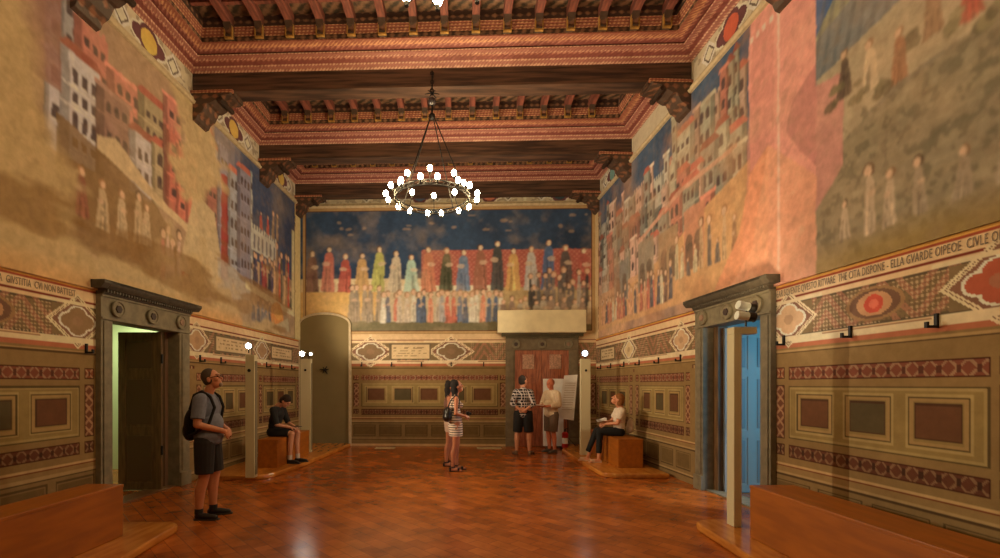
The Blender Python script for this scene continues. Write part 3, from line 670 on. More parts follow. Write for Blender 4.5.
d2 = empty('door_2', PR(6.65, 0, 0), kind='structure', label='stone framed doorway in the right wall with blue light beyond'); surround(d2, PR, *DR[:2], 5.70, 7.39, DR[2], 2.79, 2.95, .22, SM)
d4 = empty('door_4', PB(2.2, 0, 0), kind='structure', label='stone framed carved double door in the far end wall')
SB = [mat('olive_stone', (120, 96, 64), .6, noise=.25, nscale=9, bump=.1), M['stone'], M['roundel'], M['roundel_b'], mat('olive_stone_dark', (96, 82, 52), .6, noise=.2)]
surround(d4, PB, DB[0], DB[1], 1.18, 3.08, DB[2], 2.84, 2.97, .0, SB)

def leaf(e, name, O, ax, w, h, mf, mi_, thick=.045, cols=1, rws=(.22, .36, .42), handle=None):
    """panelled door leaf: O lower hinge corner, ax unit direction along width"""
    ax = Vector(ax).normalized(); nn = Vector((0, 0, 1)).cross(ax)
    P = lambda a, b, c: Vector(O) + ax * a + nn * b + Vector((0, 0, c))
    bm = bmesh.new(); box(bm, 0, w, -thick * .3, thick * .3, 0, h, 0, P)
    st = .11; cw = (w - st * (cols + 1)) / cols
    for i in range(cols + 1): box(bm, i * (cw + st), i * (cw + st) + st, -thick / 2, thick / 2, 0, h, 0, P)
    tot = sum(rws); av = h - st * (len(rws) + 1); z = h - st; rr = []
    T = thick * .49; box(bm, .001, w - .001, -T, T, h - st, h - .001, 0, P)
    for r in rws:
        hh = av * r / tot; rr.append((z - hh, z)); z -= hh; box(bm, .001, w - .001, -T, T, max(z - st, .001), z, 0, P); z -= st
    o = obj(name, bm, mf, e)
    for (a, b) in rr:
        for i in range(cols):
            x0 = st + i * (cw + st); bm = bmesh.new()
            box(bm, x0 + .03, x0 + cw - .03, -thick * .48, thick * .48, a + .03, b - .03, 0, P); obj('panel', bm, mi_, o, bevel=.012)
    return o
lf = leaf(d1, 'leaf', (-4.60, 7.18, .01), (-1, .01, 0), .66, 2.42, M['doorwood'], M['doorwood_in'], rws=(.5, .8, .8))
bm = bmesh.new()
for h in (.55, 1.95): tube(bm, (-4.585, 7.16, h), (-4.585, 7.16, h + .14), .018, seg=8)
obj('hinge', bm, M['iron'], lf)
bm = bmesh.new(); quad_slab(bm, PL, 7.39, 7.46, -.25, -.12, 0, 2.46); obj('jamb', bm, M['jambwood'], d1)
lf = leaf(d2, 'leaf', (3.96, 7.03, .01), (1, 0, 0), .80, 2.46, M['bluedoor'], M['bluedoor_in'], cols=2, rws=(.5, .8, .7))
bm = bmesh.new(); tube(bm, (4.02, 6.95, 1.02), (4.02, 7.01, 1.02), .02, seg=10); ball(bm, (4.02, 6.94, 1.02), .028); obj('door_handle', bm, M['gold'], lf)
bm = bmesh.new(); quad_slab(bm, PR, 7.05, 7.17, -.25, -.1, 0, 2.5); obj('jamb', bm, M['doorwood'], d2)
W2 = (DB[1] - DB[0]) / 2
for s in (0, 1):
    o0 = PB(DB[0] + s * W2 + .004, .035, .01); lf = leaf(d4, 'leaf', o0, PB(2, 0, 0) - PB(1, 0, 0), W2 - .008, DB[2] - .02, M['reddoor'], M['reddoor'], cols=1, rws=(.42, .5, .5), thick=.05)
    for (h0, h1) in ((2.04, 2.42),):
        bm = bmesh.new(); quad_slab(bm, PB, DB[0] + s * W2 + .2, DB[0] + (s + 1) * W2 - .2, .05, .085, h0, h1); obj('carved_plaque', bm, M['reddoor_in'], lf, bevel=.01)
# plastered box above the end door
bm = bmesh.new(); quad_slab(bm, PB, .96, 3.22, 0.036, .34, 2.97, 3.55); tag(obj('plaster_box', bm, M['cream'], bevel=.012), 'cream boxed canopy on top of the far stone door frame', 'canopy')

# side rooms seen through the doorways
def room(name, x0, x1, y0, y1, h, m, open_side, lab):
    bm = bmesh.new(); t = .08
    box(bm, x0, x1, y0 - t, y0, 0, h); box(bm, x0, x1, y1, y1 + t, 0, h); box(bm, x0, x1, y0, y1, h, h + t)
    if open_side > 0: box(bm, x0 - t, x0, y0, y1, 0, h)
    else: box(bm, x1, x1 + t, y0, y1, 0, h)
    tag(obj(name, bm, m), lab, kind='structure')
room('wall_side_room_left', -7.2, -4.84, 5.0, 9.0, 3.0, M['paleroom'], 1, 'pale green walls of the room beyond the left doorway')
room('wall_side_room_right', 4.08, 6.8, 4.2, 8.6, 3.0, M['blueroom'], -1, 'walls of the room beyond the right doorway')
bm = bmesh.new(); quad_slab(bm, PL, 5.95, 7.62, -.28, .02, 0.0, .02); tag(obj('trim_4', bm, mat('brown_threshold', (120, 78, 44), .4, noise=.2)), 'brown threshold of left doorway', kind='structure')
bm = bmesh.new(); quad_slab(bm, PR, 5.8, 7.3, -.28, .02, 0.0, .02); tag(obj('trim_5', bm, M['stone']), 'stone threshold of right doorway', kind='structure')

# ------------------------------------------------------------------ ceiling: beams, cornices, joists
def yk(x, y): return y + SK * x
def bay_pt(side, p, y_near, y_far):
    """corner of a bay ring inset by p"""
    x0 = lambda y: WL(y) + p; x1 = lambda y: WR(y) - p
    def solve(fx, yc):
        y = yc
        for _ in range(5): y = yk(fx(y), yc)
        return fx(y), y
    n_ = y_near + p; f_ = y_far - p
    return [solve(x0, n_), solve(x1, n_), solve(x1, f_), solve(x0, f_)]
prof = [(0.0, 6.88, 0), (0.03, 6.90, 0), (0.07, 6.915, 0), (0.09, 6.94, 1), (0.15, 6.96, 1), (0.17, 6.975, 0), (0.24, 6.99, 0), (0.25, 7.015, 3), (0.235, 7.02, 3), (0.235, 7.035, 1), (0.29, 7.04, 1), (0.33, 7.05, 2), (0.41, 7.062, 2), (0.44, 7.065, 2), (0.44, 7.085, 4), (0.40, 7.09, 4), (0.42, 7.17, 5), (0.44, 7.18, 5), (0.47, 7.29, 4), (0.47, 7.46, 4)]
bayname = {0: 'over the viewer', 1: 'nearest full ceiling bay', 2: 'middle ceiling bay', 3: 'farthest ceiling bay'}
for i in range(4):
    yn, yf = beamsY[i] + BT, beamsY[i + 1]
    bm = bmesh.new(); rings = [[bm.verts.new((x, y, h)) for x, y in bay_pt(0, p_, yn, yf)] for p_, h, m_ in prof]
    for a in range(len(prof) - 1):
        for b in range(4):
            bm.faces.new([rings[a][b], rings[a][(b + 1) % 4], rings[a + 1][(b + 1) % 4], rings[a + 1][b]]).material_index = prof[a][2]
    tag(obj('carved_cornice', bm, [M['corn_pink'], M['corn_red'], M['corn_gold'], M['gap'], M['cove'], M['corn_gold']]), 'pink and gilt carved cornice round the %s' % {0: 'bay over the viewer', 1: 'nearest full ceiling bay', 2: 'middle ceiling bay', 3: 'farthest ceiling bay'}[i], 'cornice', 'carved cornices')
def corbel_mesh(P, uc):
    bm = bmesh.new()
    pr = [(0, 6.57), (.70, 6.57), (.70, 6.53), (.66, 6.50), (.56, 6.49), (.47, 6.46), (.40, 6.40), (.33, 6.36), (.27, 6.36), (.24, 6.30), (.20, 6.22), (.12, 6.17), (.09, 6.10), (0, 6.06)]
    prism(bm, pr, uc - .19, uc + .19, P); return bm
beamlab = ['dark timber beam overhead nearest the viewer', 'dark timber beam second from the viewer', 'broad dark timber beam the chandelier hangs before', 'dark timber beam beyond the chandelier, left ends clear of the end wall', 'dark timber beam against the far end wall']
for i, yb in enumerate(beamsY):
    e = empty('ceiling_beam', (0, yb + BT / 2, 6.57), beamlab[i], 'beam', 'ceiling beams')
    bm = bmesh.new()
    def lim(fx, yc):
        y = yc
        for _ in range(5): y = yk(fx(y), yc)
        return fx(y), y
    a, b, c, d = lim(WL, yb), lim(WR, yb), lim(WR, yb + BT), lim(WL, yb + BT)
    hexa(bm, [(a[0], a[1], 6.57), (b[0], b[1], 6.57), (c[0], c[1], 6.57), (d[0], d[1], 6.57), (a[0], a[1], CEIL), (b[0], b[1], CEIL), (c[0], c[1], CEIL), (d[0], d[1], CEIL)])
    obj('timber', bm, M['beam'], e, bevel=.01)
    for P, F in ((PL, WL), (PR, WR)):
        u = yk(F(yb), yb) + BT / 2; cb = obj('corbel', corbel_mesh(P, u), M['corbel'], e, bevel=.008)
        bm = bmesh.new(); box(bm, u - .205, u + .205, 0, .72, 6.525, 6.568, 0, P); obj('gilt_edge', bm, M['corn_gold'], cb)
        bm = bmesh.new(); box(bm, u - .15, u + .15, .70, .725, 6.50, 6.57, 0, P)
        for s_ in (-1, 1): tube(bm, P(u - .2, .50, 6.42), P(u + .2, .50, 6.42), .045, seg=12)
        obj('scroll', bm, M['corbel'], cb)
for i in range(1, 4):
    first = None
    yn, yf = beamsY[i] + BT, beamsY[i + 1]
    for k_ in range(-8, 8):
        x = -.256 + .486 * k_ + .13 * 0
        ya, yb_ = yk(x, yn) + .44, yk(x, yf) - .44
        if x < WL(ya) + .62 or x > WR(ya) - .62: continue
        if first is None:
            e = empty('ceiling_joist', (x, yf, 7.29), 'short red joist with gilt bracket in the %s' % bayname[i], 'joist', 'joists in the %s' % bayname[i])
            bm = bmesh.new(); box(bm, x - .06, x + .06, ya - .1, yb_ + .1, 7.29, 7.45); obj('joist_timber', bm, M['joist'], e, bevel=.008)
            for s_, yy in ((-1, yb_), (1, ya)):
                bm = bmesh.new(); Pj = lambda a, p_, q: Vector((a, yy + s_ * p_, q))
                prism(bm, [(-.06, 7.085), (.06, 7.085), (.09, 7.12), (.07, 7.17), (.11, 7.22), (.15, 7.30), (-.06, 7.30)], x - .058, x + .058, Pj)
                bk = obj('bracket', bm, M['corbel'], e)
                bm = bmesh.new(); box(bm, x - .065, x + .065, yy + s_ * .045, yy + s_ * .085, 7.078, 7.10); box(bm, x - .065, x - .048, yy + s_ * .05, yy + s_ * .10, 7.09, 7.26); box(bm, x + .048, x + .065, yy + s_ * .05, yy + s_ * .10, 7.09, 7.26)
                obj('gilt_trim', bm, M['gold'], bk)
            first = e; fx, fy = x, yk(x, yf)
        else:
            r = first.copy(); COL.objects.link(r); r.location = (x, yf + SK * (x - fx), 7.29)
            for ch in list(first.children):
                c = ch.copy(); COL.objects.link(c); c.parent = r
                for g in ch.children:
                    d = g.copy(); COL.objects.link(d); d.parent = c
    # thin cross battens that close the coffers
    bm = bmesh.new()
    for t in (.33, .66):
        yy = yn + .5 + (yf - yn - 1.0) * t; xa, xb = WL(yy) + .5, WR(yy) - .5
        hexa(bm, [(xa, yk(xa, yy), 7.37), (xb, yk(xb, yy), 7.37), (xb, yk(xb, yy) + .06, 7.37), (xa, yk(xa, yy) + .06, 7.37), (xa, yk(xa, yy), 7.455), (xb, yk(xb, yy), 7.455), (xb, yk(xb, yy) + .06, 7.455), (xa, yk(xa, yy) + .06, 7.455)])
    tag(obj('trim_%d' % (5 + i), bm, M['joist']), 'thin cross battens of the %s' % bayname[i], kind='structure')

# ------------------------------------------------------------------ chandeliers
def chandelier(cx, cy, hr, hook, lab, R=.60, turn=0.0):
    hr -= .06
    e = empty('chandelier', (cx, cy, hr), lab, 'chandelier', 'ring chandeliers')
    bm = bmesh.new(); 
    for dz in (.0, .07): torus(bm, (cx, cy, hr + dz), R, .014, 64, 8)
    n = 40
    for i in range(n):
        a = 2 * PI * i / n; b_ = 2 * PI * (i + .5) / n
        tube(bm, (cx + R * math.cos(a), cy + R * math.sin(a), hr), (cx + R * math.cos(b_), cy + R * math.sin(b_), hr + .07), .008, seg=5)
    obj('iron_ring', bm, M['iron'], e)
    hub = hook - .62 * 1.0
    bm = bmesh.new()
    for i in range(4):
        a = PI / 4 + PI / 2 * i + .2
        tube(bm, (cx + .03 * math.cos(a), cy + .03 * math.sin(a), hub - .12), (cx + R * math.cos(a), cy + R * math.sin(a), hr + .07), .009, seg=8)
    obj('hanging_rods', bm, M['iron'], e)
    bm = bmesh.new(); tube(bm, (cx, cy, hook), (cx, cy, hook - .4), .012, seg=8)
    for i in range(5): torus(bm, (cx, cy, hook - .04 - i * .07), .028, .008, 14, 6, (1, 0, 0) if i % 2 else (0, 1, 0))
    tube(bm, (cx, cy + .02, hook), (cx, cy + .2, hook + .02), .015, seg=8)
    for a in range(6): tube(bm, (cx, cy, hook - .36), (cx + .12 * math.cos(a * PI / 3), cy + .12 * math.sin(a * PI / 3), hook - .38), .012, .006, 6)
    obj('chain', bm, M['iron'], e)
    bm = bmesh.new(); ball(bm, (cx, cy, hook - .5), .065, 3); obj('globe', bm, M['glass'], e, smooth=True)
    bm = bmesh.new(); ball(bm, (cx, cy, hub - .12), .055, 2); tube(bm, (cx, cy, hook - .56), (cx, cy, hub - .12), .016, seg=8); obj('hub', bm, M['iron'], e)
    for i in range(8):
        a = 2 * PI * i / 8 + PI / 2 + turn; ox, oy = math.cos(a), math.sin(a)
        bx, by = cx + R * ox, cy + R * oy; tx, ty = -oy, ox
        bm = bmesh.new(); spots = []
        for (dt, dr, dz) in ((0, -.09, .23), (-.125, .13, .01), (.125, .13, .01)):
            q = Vector((bx + tx * dt + ox * dr, by + ty * dt + oy * dr, hr + dz)); spots.append(q)
            tube(bm, (bx, by, hr + .02), q - Vector((0, 0, .02)), .007, seg=6); tube(bm, q - Vector((0, 0, .035)), q, .018, .022, 10)
        arm = obj('candle_arm', bm, M['iron'], e)
        for q in spots:
            bm = bmesh.new(); ball(bm, q + Vector((0, 0, .05)), .040, 2, (1, 1, 1.25)); tube(bm, q, q + Vector((0, 0, .03)), .016, .024, 10); obj('bulb', bm, M['bulb'], arm, smooth=True)
    return e
chandelier(-.47, 7.58, 4.68, 6.72, 'black iron ring chandelier with clusters of glowing bulbs in mid room')
chandelier(-.19, 3.05, 4.745, 6.70, 'near ring chandelier, only its lowest glowing bulb showing at the top edge', turn=.17)

# ------------------------------------------------------------------ platforms and benches
def rounded_poly(pts, rad, seg=6):
    out = []
    n = len(pts)
    for i in range(n):
        p0, p1, p2 = Vector(pts[i - 1]), Vector(pts[i]), Vector(pts[(i + 1) % n]); r = rad[i]
        if not r: out.append(p1); continue
        a = p1 + (p0 - p1).normalized() * r; b = p1 + (p2 - p1).normalized() * r
        for k_ in range(seg + 1):
            t = k_ / seg; out.append(a * (1 - t) ** 2 + p1 * 2 * t * (1 - t) + b * t * t)
    return out
def slab(name, pts, rad, h, m, lab, cat, group=None):
    q = rounded_poly(pts, rad); bm = bmesh.new(); f = [bm.verts.new((v.x, v.y, 0.0)) for v in q]; t = [bm.verts.new((v.x, v.y, h)) for v in q]
    bm.faces.new(f); bm.faces.new(t); n = len(q)
    for i in range(n): bm.faces.new([f[i], f[(i + 1) % n], t[(i + 1) % n], t[i]])
    return tag(obj(name, bm, m, bevel=.02), lab, cat, group)
PH = .08
slab('wooden_platform', [(WL(5.28) + .12, 5.28), (-3.13, 5.28), (-3.02, 4.1), (-2.9, 2.4), (WL(2.4) + .12, 2.4)], [0, .22, 0, 0, 0], PH, M['platform'], 'low varnished wooden platform under the near left bench', 'platform', 'wooden platforms')
slab('wooden_platform', [(WR(5.42) - .12, 5.42), (WR(2.4) - .12, 2.4), (2.55, 2.4), (2.63, 5.36)], [0, 0, 0, .22], PH, M['platform'], 'low varnished wooden platform under the near right bench', 'platform', 'wooden platforms')
slab('wooden_platform', [(WL(7.95) + .12, 7.95), (-3.32, 7.95), (-3.12, 9.2), (-2.92, 12.36), (WL(12.36) + .05, 12.4)], [0, .35, 0, 0, 0], PH, M['platform'], 'low varnished wooden platform along the far left wall', 'platform', 'wooden platforms')
slab('wooden_platform', [(WR(8.1) - .12, 8.1), (WR(12.1) - .05, 12.15), (2.75, 12.2), (2.42, 11.2), (2.48, 8.1)], [0, 0, 0, 0, .3], PH, M['platform'], 'low varnished wooden platform along the far right wall', 'platform', 'wooden platforms')
def bench(x0, x1, y0, y1, sx, lab):
    e = empty('wooden_bench', ((x0 + x1) / 2, (y0 + y1) / 2, PH), lab, 'bench', 'block benches')
    P = lambda a, b, c: Vector((a + sx * b, b, c)); bm = bmesh.new()
    box(bm, x0, x1, y0, y1, PH + .002, PH + .50, 0, P); obj('bench_body', bm, M['bench'], e, bevel=.006)
    bm = bmesh.new(); box(bm, x0 - .004, x1 + .004, y0 - .004, y1 + .004, PH + .495, PH + .53, 0, P); obj('bench_top', bm, M['bench'], e, bevel=.006)
s = .03
bench(-3.82 - s * 4.75, -3.45 - s * 4.75, 2.6, 4.77, s, 'long orange wooden block bench at the near left')
bench(2.92 + s * 4.7, 3.36 + s * 4.7, 2.6, 4.72, -s, 'long orange wooden block bench at the near right corner')
bench(-3.80, -3.44, 8.66, 10.45, 0.004, 'orange wooden block bench the man in black sits on')
bench(2.96, 3.42, 8.68, 10.75, -.004, 'orange wooden block bench the woman in white sits on')

# ------------------------------------------------------------------ lamp posts
def spot_head(e, c, d, r=.045, L=.11, lens='led', white=True):
    c = Vector(c); d = Vector(d).normalized(); bm = bmesh.new()
    tube(bm, c - d * L, c, r, seg=20); h = obj('spot_head', bm, M['white_metal'] if white else M['black'], e)
    bm = bmesh.new(); tube(bm, c, c + d * .07, r * 1.02, r * 1.08, 20, caps=False); tube(bm, c, c + d * .012, r, seg=20); torus(bm, c + d * .07, r * 1.04, .006, 20, 6, d); obj('snoot', bm, M['black'], h)
    bm = bmesh.new(); tube(bm, c + d * .02, c + d * .05, r * .8, seg=20); obj('lens', bm, M[lens], h)
    bm = bmesh.new(); tube(bm, c - d * .02, c - d * .02 + Vector((0, 0, -.11)), .01, seg=8); obj('yoke', bm, M['black'], h)
def post(x, y, w, dp, top, lab, arm=0.0, knob=True):
    e = empty('lamp_post', (x, y, PH), lab, 'lamp post', 'lamp posts')
    bm = bmesh.new(); box(bm, x - w / 2, x + w / 2, y - dp / 2, y + dp / 2, PH + .002, top - (.076 if arm else 0))
    if arm: box(bm, x - w / 2, x + arm, y - dp / 2, y + dp / 2, top - .075, top)
    obj('column', bm, M['post'], e, bevel=.004)
    bm = bmesh.new(); box(bm, x + w / 2 - .0, x + w / 2 + .008, y - dp / 2 + .02, y + dp / 2 - .02, PH + .05, top - .1); obj('side_strip', bm, M['post_in'], e)
    if knob:
        bm = bmesh.new(); tube(bm, (x, y - dp / 2 - .03, top - .26), (x, y - dp / 2, top - .26), .028, .02, 14); obj('knob', bm, M['black'], e)
    return e
p1 = post(2.995, 5.12, .085, .14, 2.25, 'tall cream post with side arm and two white spotlights by the right bench', arm=.21, knob=False)
spot_head(p1, (3.10, 5.05, 2.36), (1, .0, -.12), .047, .12, 'led'); spot_head(p1, (3.13, 5.09, 2.47), (1, .1, -.2), .047, .12, 'led')
p2 = post(-3.50, 7.80, .15, .12, 2.12, 'slim cream post with bright glaring spotlight behind the standing man')
spot_head(p2, (-3.50, 7.70, 2.26), (.36, -1, .02), .05, .08, 'led', False)
p3 = post(-3.56, 10.75, .24, .10, 2.22, 'wide cream post with two small lamps before the arched niche')
spot_head(p3, (-3.62, 10.66, 2.33), (.2, -1, .0), .06, .08, 'led', False); spot_head(p3, (-3.46, 10.66, 2.32), (.9, -.8, .1), .04, .06, 'led', False)
p4 = post(2.75, 10.35, .215, .10, 2.20, 'wide cream post with one silvery lamp right of the end door')
spot_head(p4, (2.73, 10.28, 2.31), (-.3, -1, .1), .07, .08, 'led_blue', False)

# ------------------------------------------------------------------ wall hooks
def hook(P, u, h, lab, grp):
    bm = bmesh.new(); box(bm, u - .012, u + .012, 0.0, .022, h, h + .12, 0, P); box(bm, u - .012, u + .012, .02, .10, h, h + .022, 0, P); box(bm, u - .012, u + .012, .085, .105, h, h + .05, 0, P)
    tag(obj('wall_hook', bm, M['iron']), lab, 'hook', grp)
for u in (5.56, 4.66, 3.85): hook(PR, u, 2.09, {5.56: 'black iron hook right beside the blue lit doorway', 4.66: 'black iron hook below the red rosette, middle of three', 3.85: 'black iron hook farthest right on the right wall'}[u], 'hooks on the near right wall')
for u in (7.95, 8.75, 9.6, 10.4, 11.2, 11.9): hook(PR, u, 2.02, 'small black iron hook on the far stretch of right wall', 'hooks on the far right wall')
hook(PL, 5.77, 2.01, 'black iron hook left of the dark left doorway', 'hooks on the near left wall')
for u in (8.1, 8.75, 9.7, 10.6, 11.3, 12.0): hook(PL, u, 2.02, 'small black iron hook on the far stretch of left wall', 'hooks on the far left wall')
for u in (-2.65, -1.85, -1.05, -.26, .6): hook(PB, u, 2.11, 'small black iron hook on the far end wall', 'hooks on the end wall')

# ------------------------------------------------------------------ lettering on the script bands
def script(txt, P, ustart, uend, h, size, sgn, lab, parent):
    cu = bpy.data.curves.new('inscription', 'FONT'); cu.body = txt; cu.size = size * 1.45; cu.space_character = 1.05; cu.resolution_u = 2; cu.extrude = .0008; cu.offset = 0
    o = bpy.data.objects.new('tmp', cu); COL.objects.link(o); bpy.context.view_layer.update()
    me = bpy.data.meshes.new_from_object(o.evaluated_get(bpy.context.evaluated_depsgraph_get())); COL.objects.unlink(o)
    xs = [v.co.x for v in me.vertices]; x0, x1 = min(xs), max(xs); k_ = abs(uend - ustart) / (x1 - x0)
    for v in me.vertices: v.co = P(ustart + sgn * (v.co.x - x0) * k_, .006 + v.co.z, h + v.co.y)
    o = link('inscription', me, M['text'], parent); o['label'] = lab
wr = bpy.data.objects['wall_right']; wl = bpy.data.objects['wall_left']
script('DEAR SOVENTE QVESTO RITVARE  THE CITA DISPOЕNE - ELLA GVARDE OIPEOE  CIVLE OI CHI'.replace('Е', ''), PR, 5.72, 3.3, FR1 - .12, .078, -1, 'dark gothic lettering on a pale band', wr)
script('EL LA  GIVSTITIA  CVI NON BATTEST', PL, 4.62, 5.62, FR1 - .12, .078, 1, 'dark gothic lettering on a pale band', wl)

# pale slabs let into the floor near the end wall
for i, (x, y, w) in enumerate(((.72, 11.95, .62), (-1.95, 12.0, .5))):
    bm = bmesh.new(); box(bm, x - w / 2, x + w / 2, y - .14, y + .14, 0, .004)
    tag(obj('floor_plate', bm, M['slab']), ['pale stone plate in floor right of the striped dress woman', 'pale stone plate in floor near the arched niche'][i], 'floor plate', 'pale floor plates')

# ------------------------------------------------------------------ people
def remeshed(name, bm, m, parent, vox=.007, smooth=4, weave=None):
    me = bpy.data.meshes.new(name); bm.to_mesh(me); bm.free()
    o = bpy.data.objects.new('tmp', me); COL.objects.link(o)
    r = o.modifiers.new('r', 'REMESH'); r.mode = 'VOXEL'; r.voxel_size = vox; r.use_smooth_shade = True
    s_ = o.modifiers.new('s', 'SMOOTH'); s_.iterations = smooth; s_.factor = .5
    bpy.context.view_layer.update()
    m2 = bpy.data.meshes.new_from_object(o.evaluated_get(bpy.context.evaluated_depsgraph_get()))
    COL.objects.unlink(o); m2.name = name
    for i in range(len(m2.materials)): m2.materials.pop()
    return link(name, m2, m, parent, True)
def cap(bm, a, ra, b, rb, flat=(False, False), seg=14):
    tube(bm, a, b, ra, rb, seg)
    if not flat[0]: ball(bm, a, ra * .995, 2)
    if not flat[1]: ball(bm, b, rb * .995, 2)
class Body:
    """figure in local axes: f forward, s to its left, h up"""
    def __init__(s, loc, yaw, k, label, skin, z0=0.0):
        s.o = Vector((loc[0], loc[1], z0)); s.k = k
        s.F = Vector((math.cos(yaw), math.sin(yaw), 0)); s.S = Vector((-math.sin(yaw), math.cos(yaw), 0))
        s.e = empty('person', s.o, label, 'person'); s.bm = bmesh.new(); s.skin = skin
    def W(s, p): return s.o + (s.F * p[0] + s.S * p[1] + Vector((0, 0, p[2]))) * s.k
    def D(s, p): return (s.F * p[0] + s.S * p[1] + Vector((0, 0, p[2])))
    def c(s, bm, a, ra, b, rb, flat=(False, False)): cap(bm, s.W(a), ra * s.k, s.W(b), rb * s.k, flat)
    def el(s, bm, c, rf, rs, rh, R=None):
        B = Matrix((s.F, s.S, Vector((0, 0, 1)))).transposed().to_4x4()
        if R is not None: B = B @ R
        bmesh.ops.create_icosphere(bm, subdivisions=3, radius=1, matrix=Matrix.Translation(s.W(c)) @ B @ Matrix.Diagonal((rf * s.k, rs * s.k, rh * s.k, 1)))
    def head(s, c, pitch=0.0, yaw=0.0, neck=None, ears=True):
        """pitch>0 looks up; returns mapper for head-space points"""
        R = Matrix.Rotation(yaw, 4, 'Z') @ Matrix.Rotation(-pitch, 4, 'Y'); C = Vector(c)
        def h(p): return C + (R @ Vector(p))
        s.H = h; s.HR = R; bm = s.bm
        s.el(bm, h((-.008, 0, .02)), .096, .077, .105, R); s.el(bm, h((.03, 0, -.055)), .062, .055, .062, R)
        s.el(bm, h((.066, 0, -.088)), .022, .026, .02, R)                      # chin
        s.c(bm, h((.088, 0, .015)), .010, h((.112, 0, -.022)), .014)             # nose
        s.el(bm, h((.082, 0, .038)), .016, .05, .012, R)                         # brow
        s.el(bm, h((.088, 0, -.056)), .010, .024, .007, R); s.el(bm, h((.086, 0, -.068)), .010, .02, .007, R)
        for t in (-1, 1):
            s.el(bm, h((.058, t * .038, -.02)), .03, .022, .024, R)
            if ears: s.el(bm, h((-.008, t * .077, -.005)), .02, .01, .032, R)
        s.c(bm, neck or (C.x - .035, C.y, C.z - .19), .058, h((-.018, 0, -.06)), .052)
    def eyes(s):
        bm = bmesh.new()
        for t in (-1, 1): s.el(bm, s.H((.083, t * .032, .012)), .009, .013, .007, s.HR)
        obj('eyes', bm, M['eye'], s.e, smooth=True)
    def hand(s, w, d, palm, side, curl=.5, bm=None):
        """w wrist, d finger direction, palm normal (towards what it holds), side +1 thumb direction sign"""
        bm = bm or s.bm; d = Vector(d).normalized(); n = Vector(palm); n = (n - d * n.dot(d)).normalized(); t = d.cross(n) * side; w = Vector(w)
        for q in (-.026, -.009, .009, .026): s.c(bm, w + d * .01 + t * q * .7, .014, w + d * .082 + t * q, .0125)
        for q, L in ((-.029, .062), (-.010, .076), (.010, .080), (.029, .070)):
            a = w + d * .085 + t * q; b = a + (d * math.cos(curl) + n * math.sin(curl)) * L * .45
            e_ = b + (d * math.cos(curl * 2) + n * math.sin(curl * 2)) * L * .35; g = e_ + (d * math.cos(curl * 2.8) + n * math.sin(curl * 2.8)) * L * .25
            s.c(bm, a, .0092, b, .0085); s.c(bm, b, .0085, e_, .008); s.c(bm, e_, .008, g, .007)
        a = w + d * .025 + t * .03; b = a + (d * .6 + t * .8 + n * .3).normalized() * .045; g = b + (d * .85 + t * .35 + n * .35).normalized() * .035
        s.c(bm, a, .013, b, .0105); s.c(bm, b, .0105, g, .0085)
    def finish(s, vox=.0062): return remeshed('body', s.bm, s.skin, s.e, vox, 3)
    def shoe(s, a, d, m, L=.27, hgt=.075):
        """a = heel point on the ground"""
        d = Vector(d).normalized(); a = Vector(a); bm = bmesh.new()
        s.c(bm, a + d * .035 + Vector((0, 0, .045)), .040, a + d * .12 + Vector((0, 0, .042)), .040); s.c(bm, a + d * .12 + Vector((0, 0, .042)), .040, a + d * (L - .045) + Vector((0, 0, .030)), .030)
        s.c(bm, a + d * .05 + Vector((0, 0, .05)), .042, a + d * .06 + Vector((0, 0, hgt + .01)), .040, (False, True))
        sh = remeshed('shoe', bm, m, s.e, .006, 3)
        bm = bmesh.new(); pts = []
        sd = Vector((-d.y, d.x, 0))
        for z in (0.003, .02):
            for (x, y) in ((0, .03), (0.02, .04), (.12, .043), (.2, .046), (L, .02), (L, -.02), (.2, -.046), (.12, -.043), (.02, -.04), (0, -.03)):
                pts.append(bm.verts.new(s.W(a + d * x + sd * y + Vector((0, 0, z)))))
        n = 10; bm.faces.new(pts[:n]); bm.faces.new(pts[n:])
        for i in range(n): bm.faces.new([pts[i], pts[(i + 1) % n], pts[n + (i + 1) % n], pts[n + i]])
        obj('sole', bm, M['sole'], sh)
    def foot(s, a, d, L=.25):
        d = Vector(d).normalized(); a = Vector(a); bm = s.bm
        s.c(bm, a + d * .03 + Vector((0, 0, .035)), .032, a + d * .13 + Vector((0, 0, .035)), .036); s.c(bm, a + d * .13 + Vector((0, 0, .035)), .034, a + d * (L - .04) + Vector((0, 0, .02)), .022)
        sd = Vector((-d.y, d.x, 0))
        for i, q in enumerate((-.028, -.014, 0, .014, .027)): s.c(bm, a + d * (L - .05) + sd * q + Vector((0, 0, .018)), .011, a + d * (L - .012 - abs(q - .027) * .35) + sd * q + Vector((0, 0, .014)), .009)
M['eye'] = mat('eye', (40, 28, 22), .2, raw=True); M['sole'] = mat('shoe_sole', (60, 54, 50), .7, raw=True)
def skin(n, c): return mat(n, c, .5, noise=.06, nscale=20, raw=True)
def cloth(n, c, c2=None, **k): return mat(n, c, .85, noise=.12, nscale=30, raw=True, bump=.1, **k)
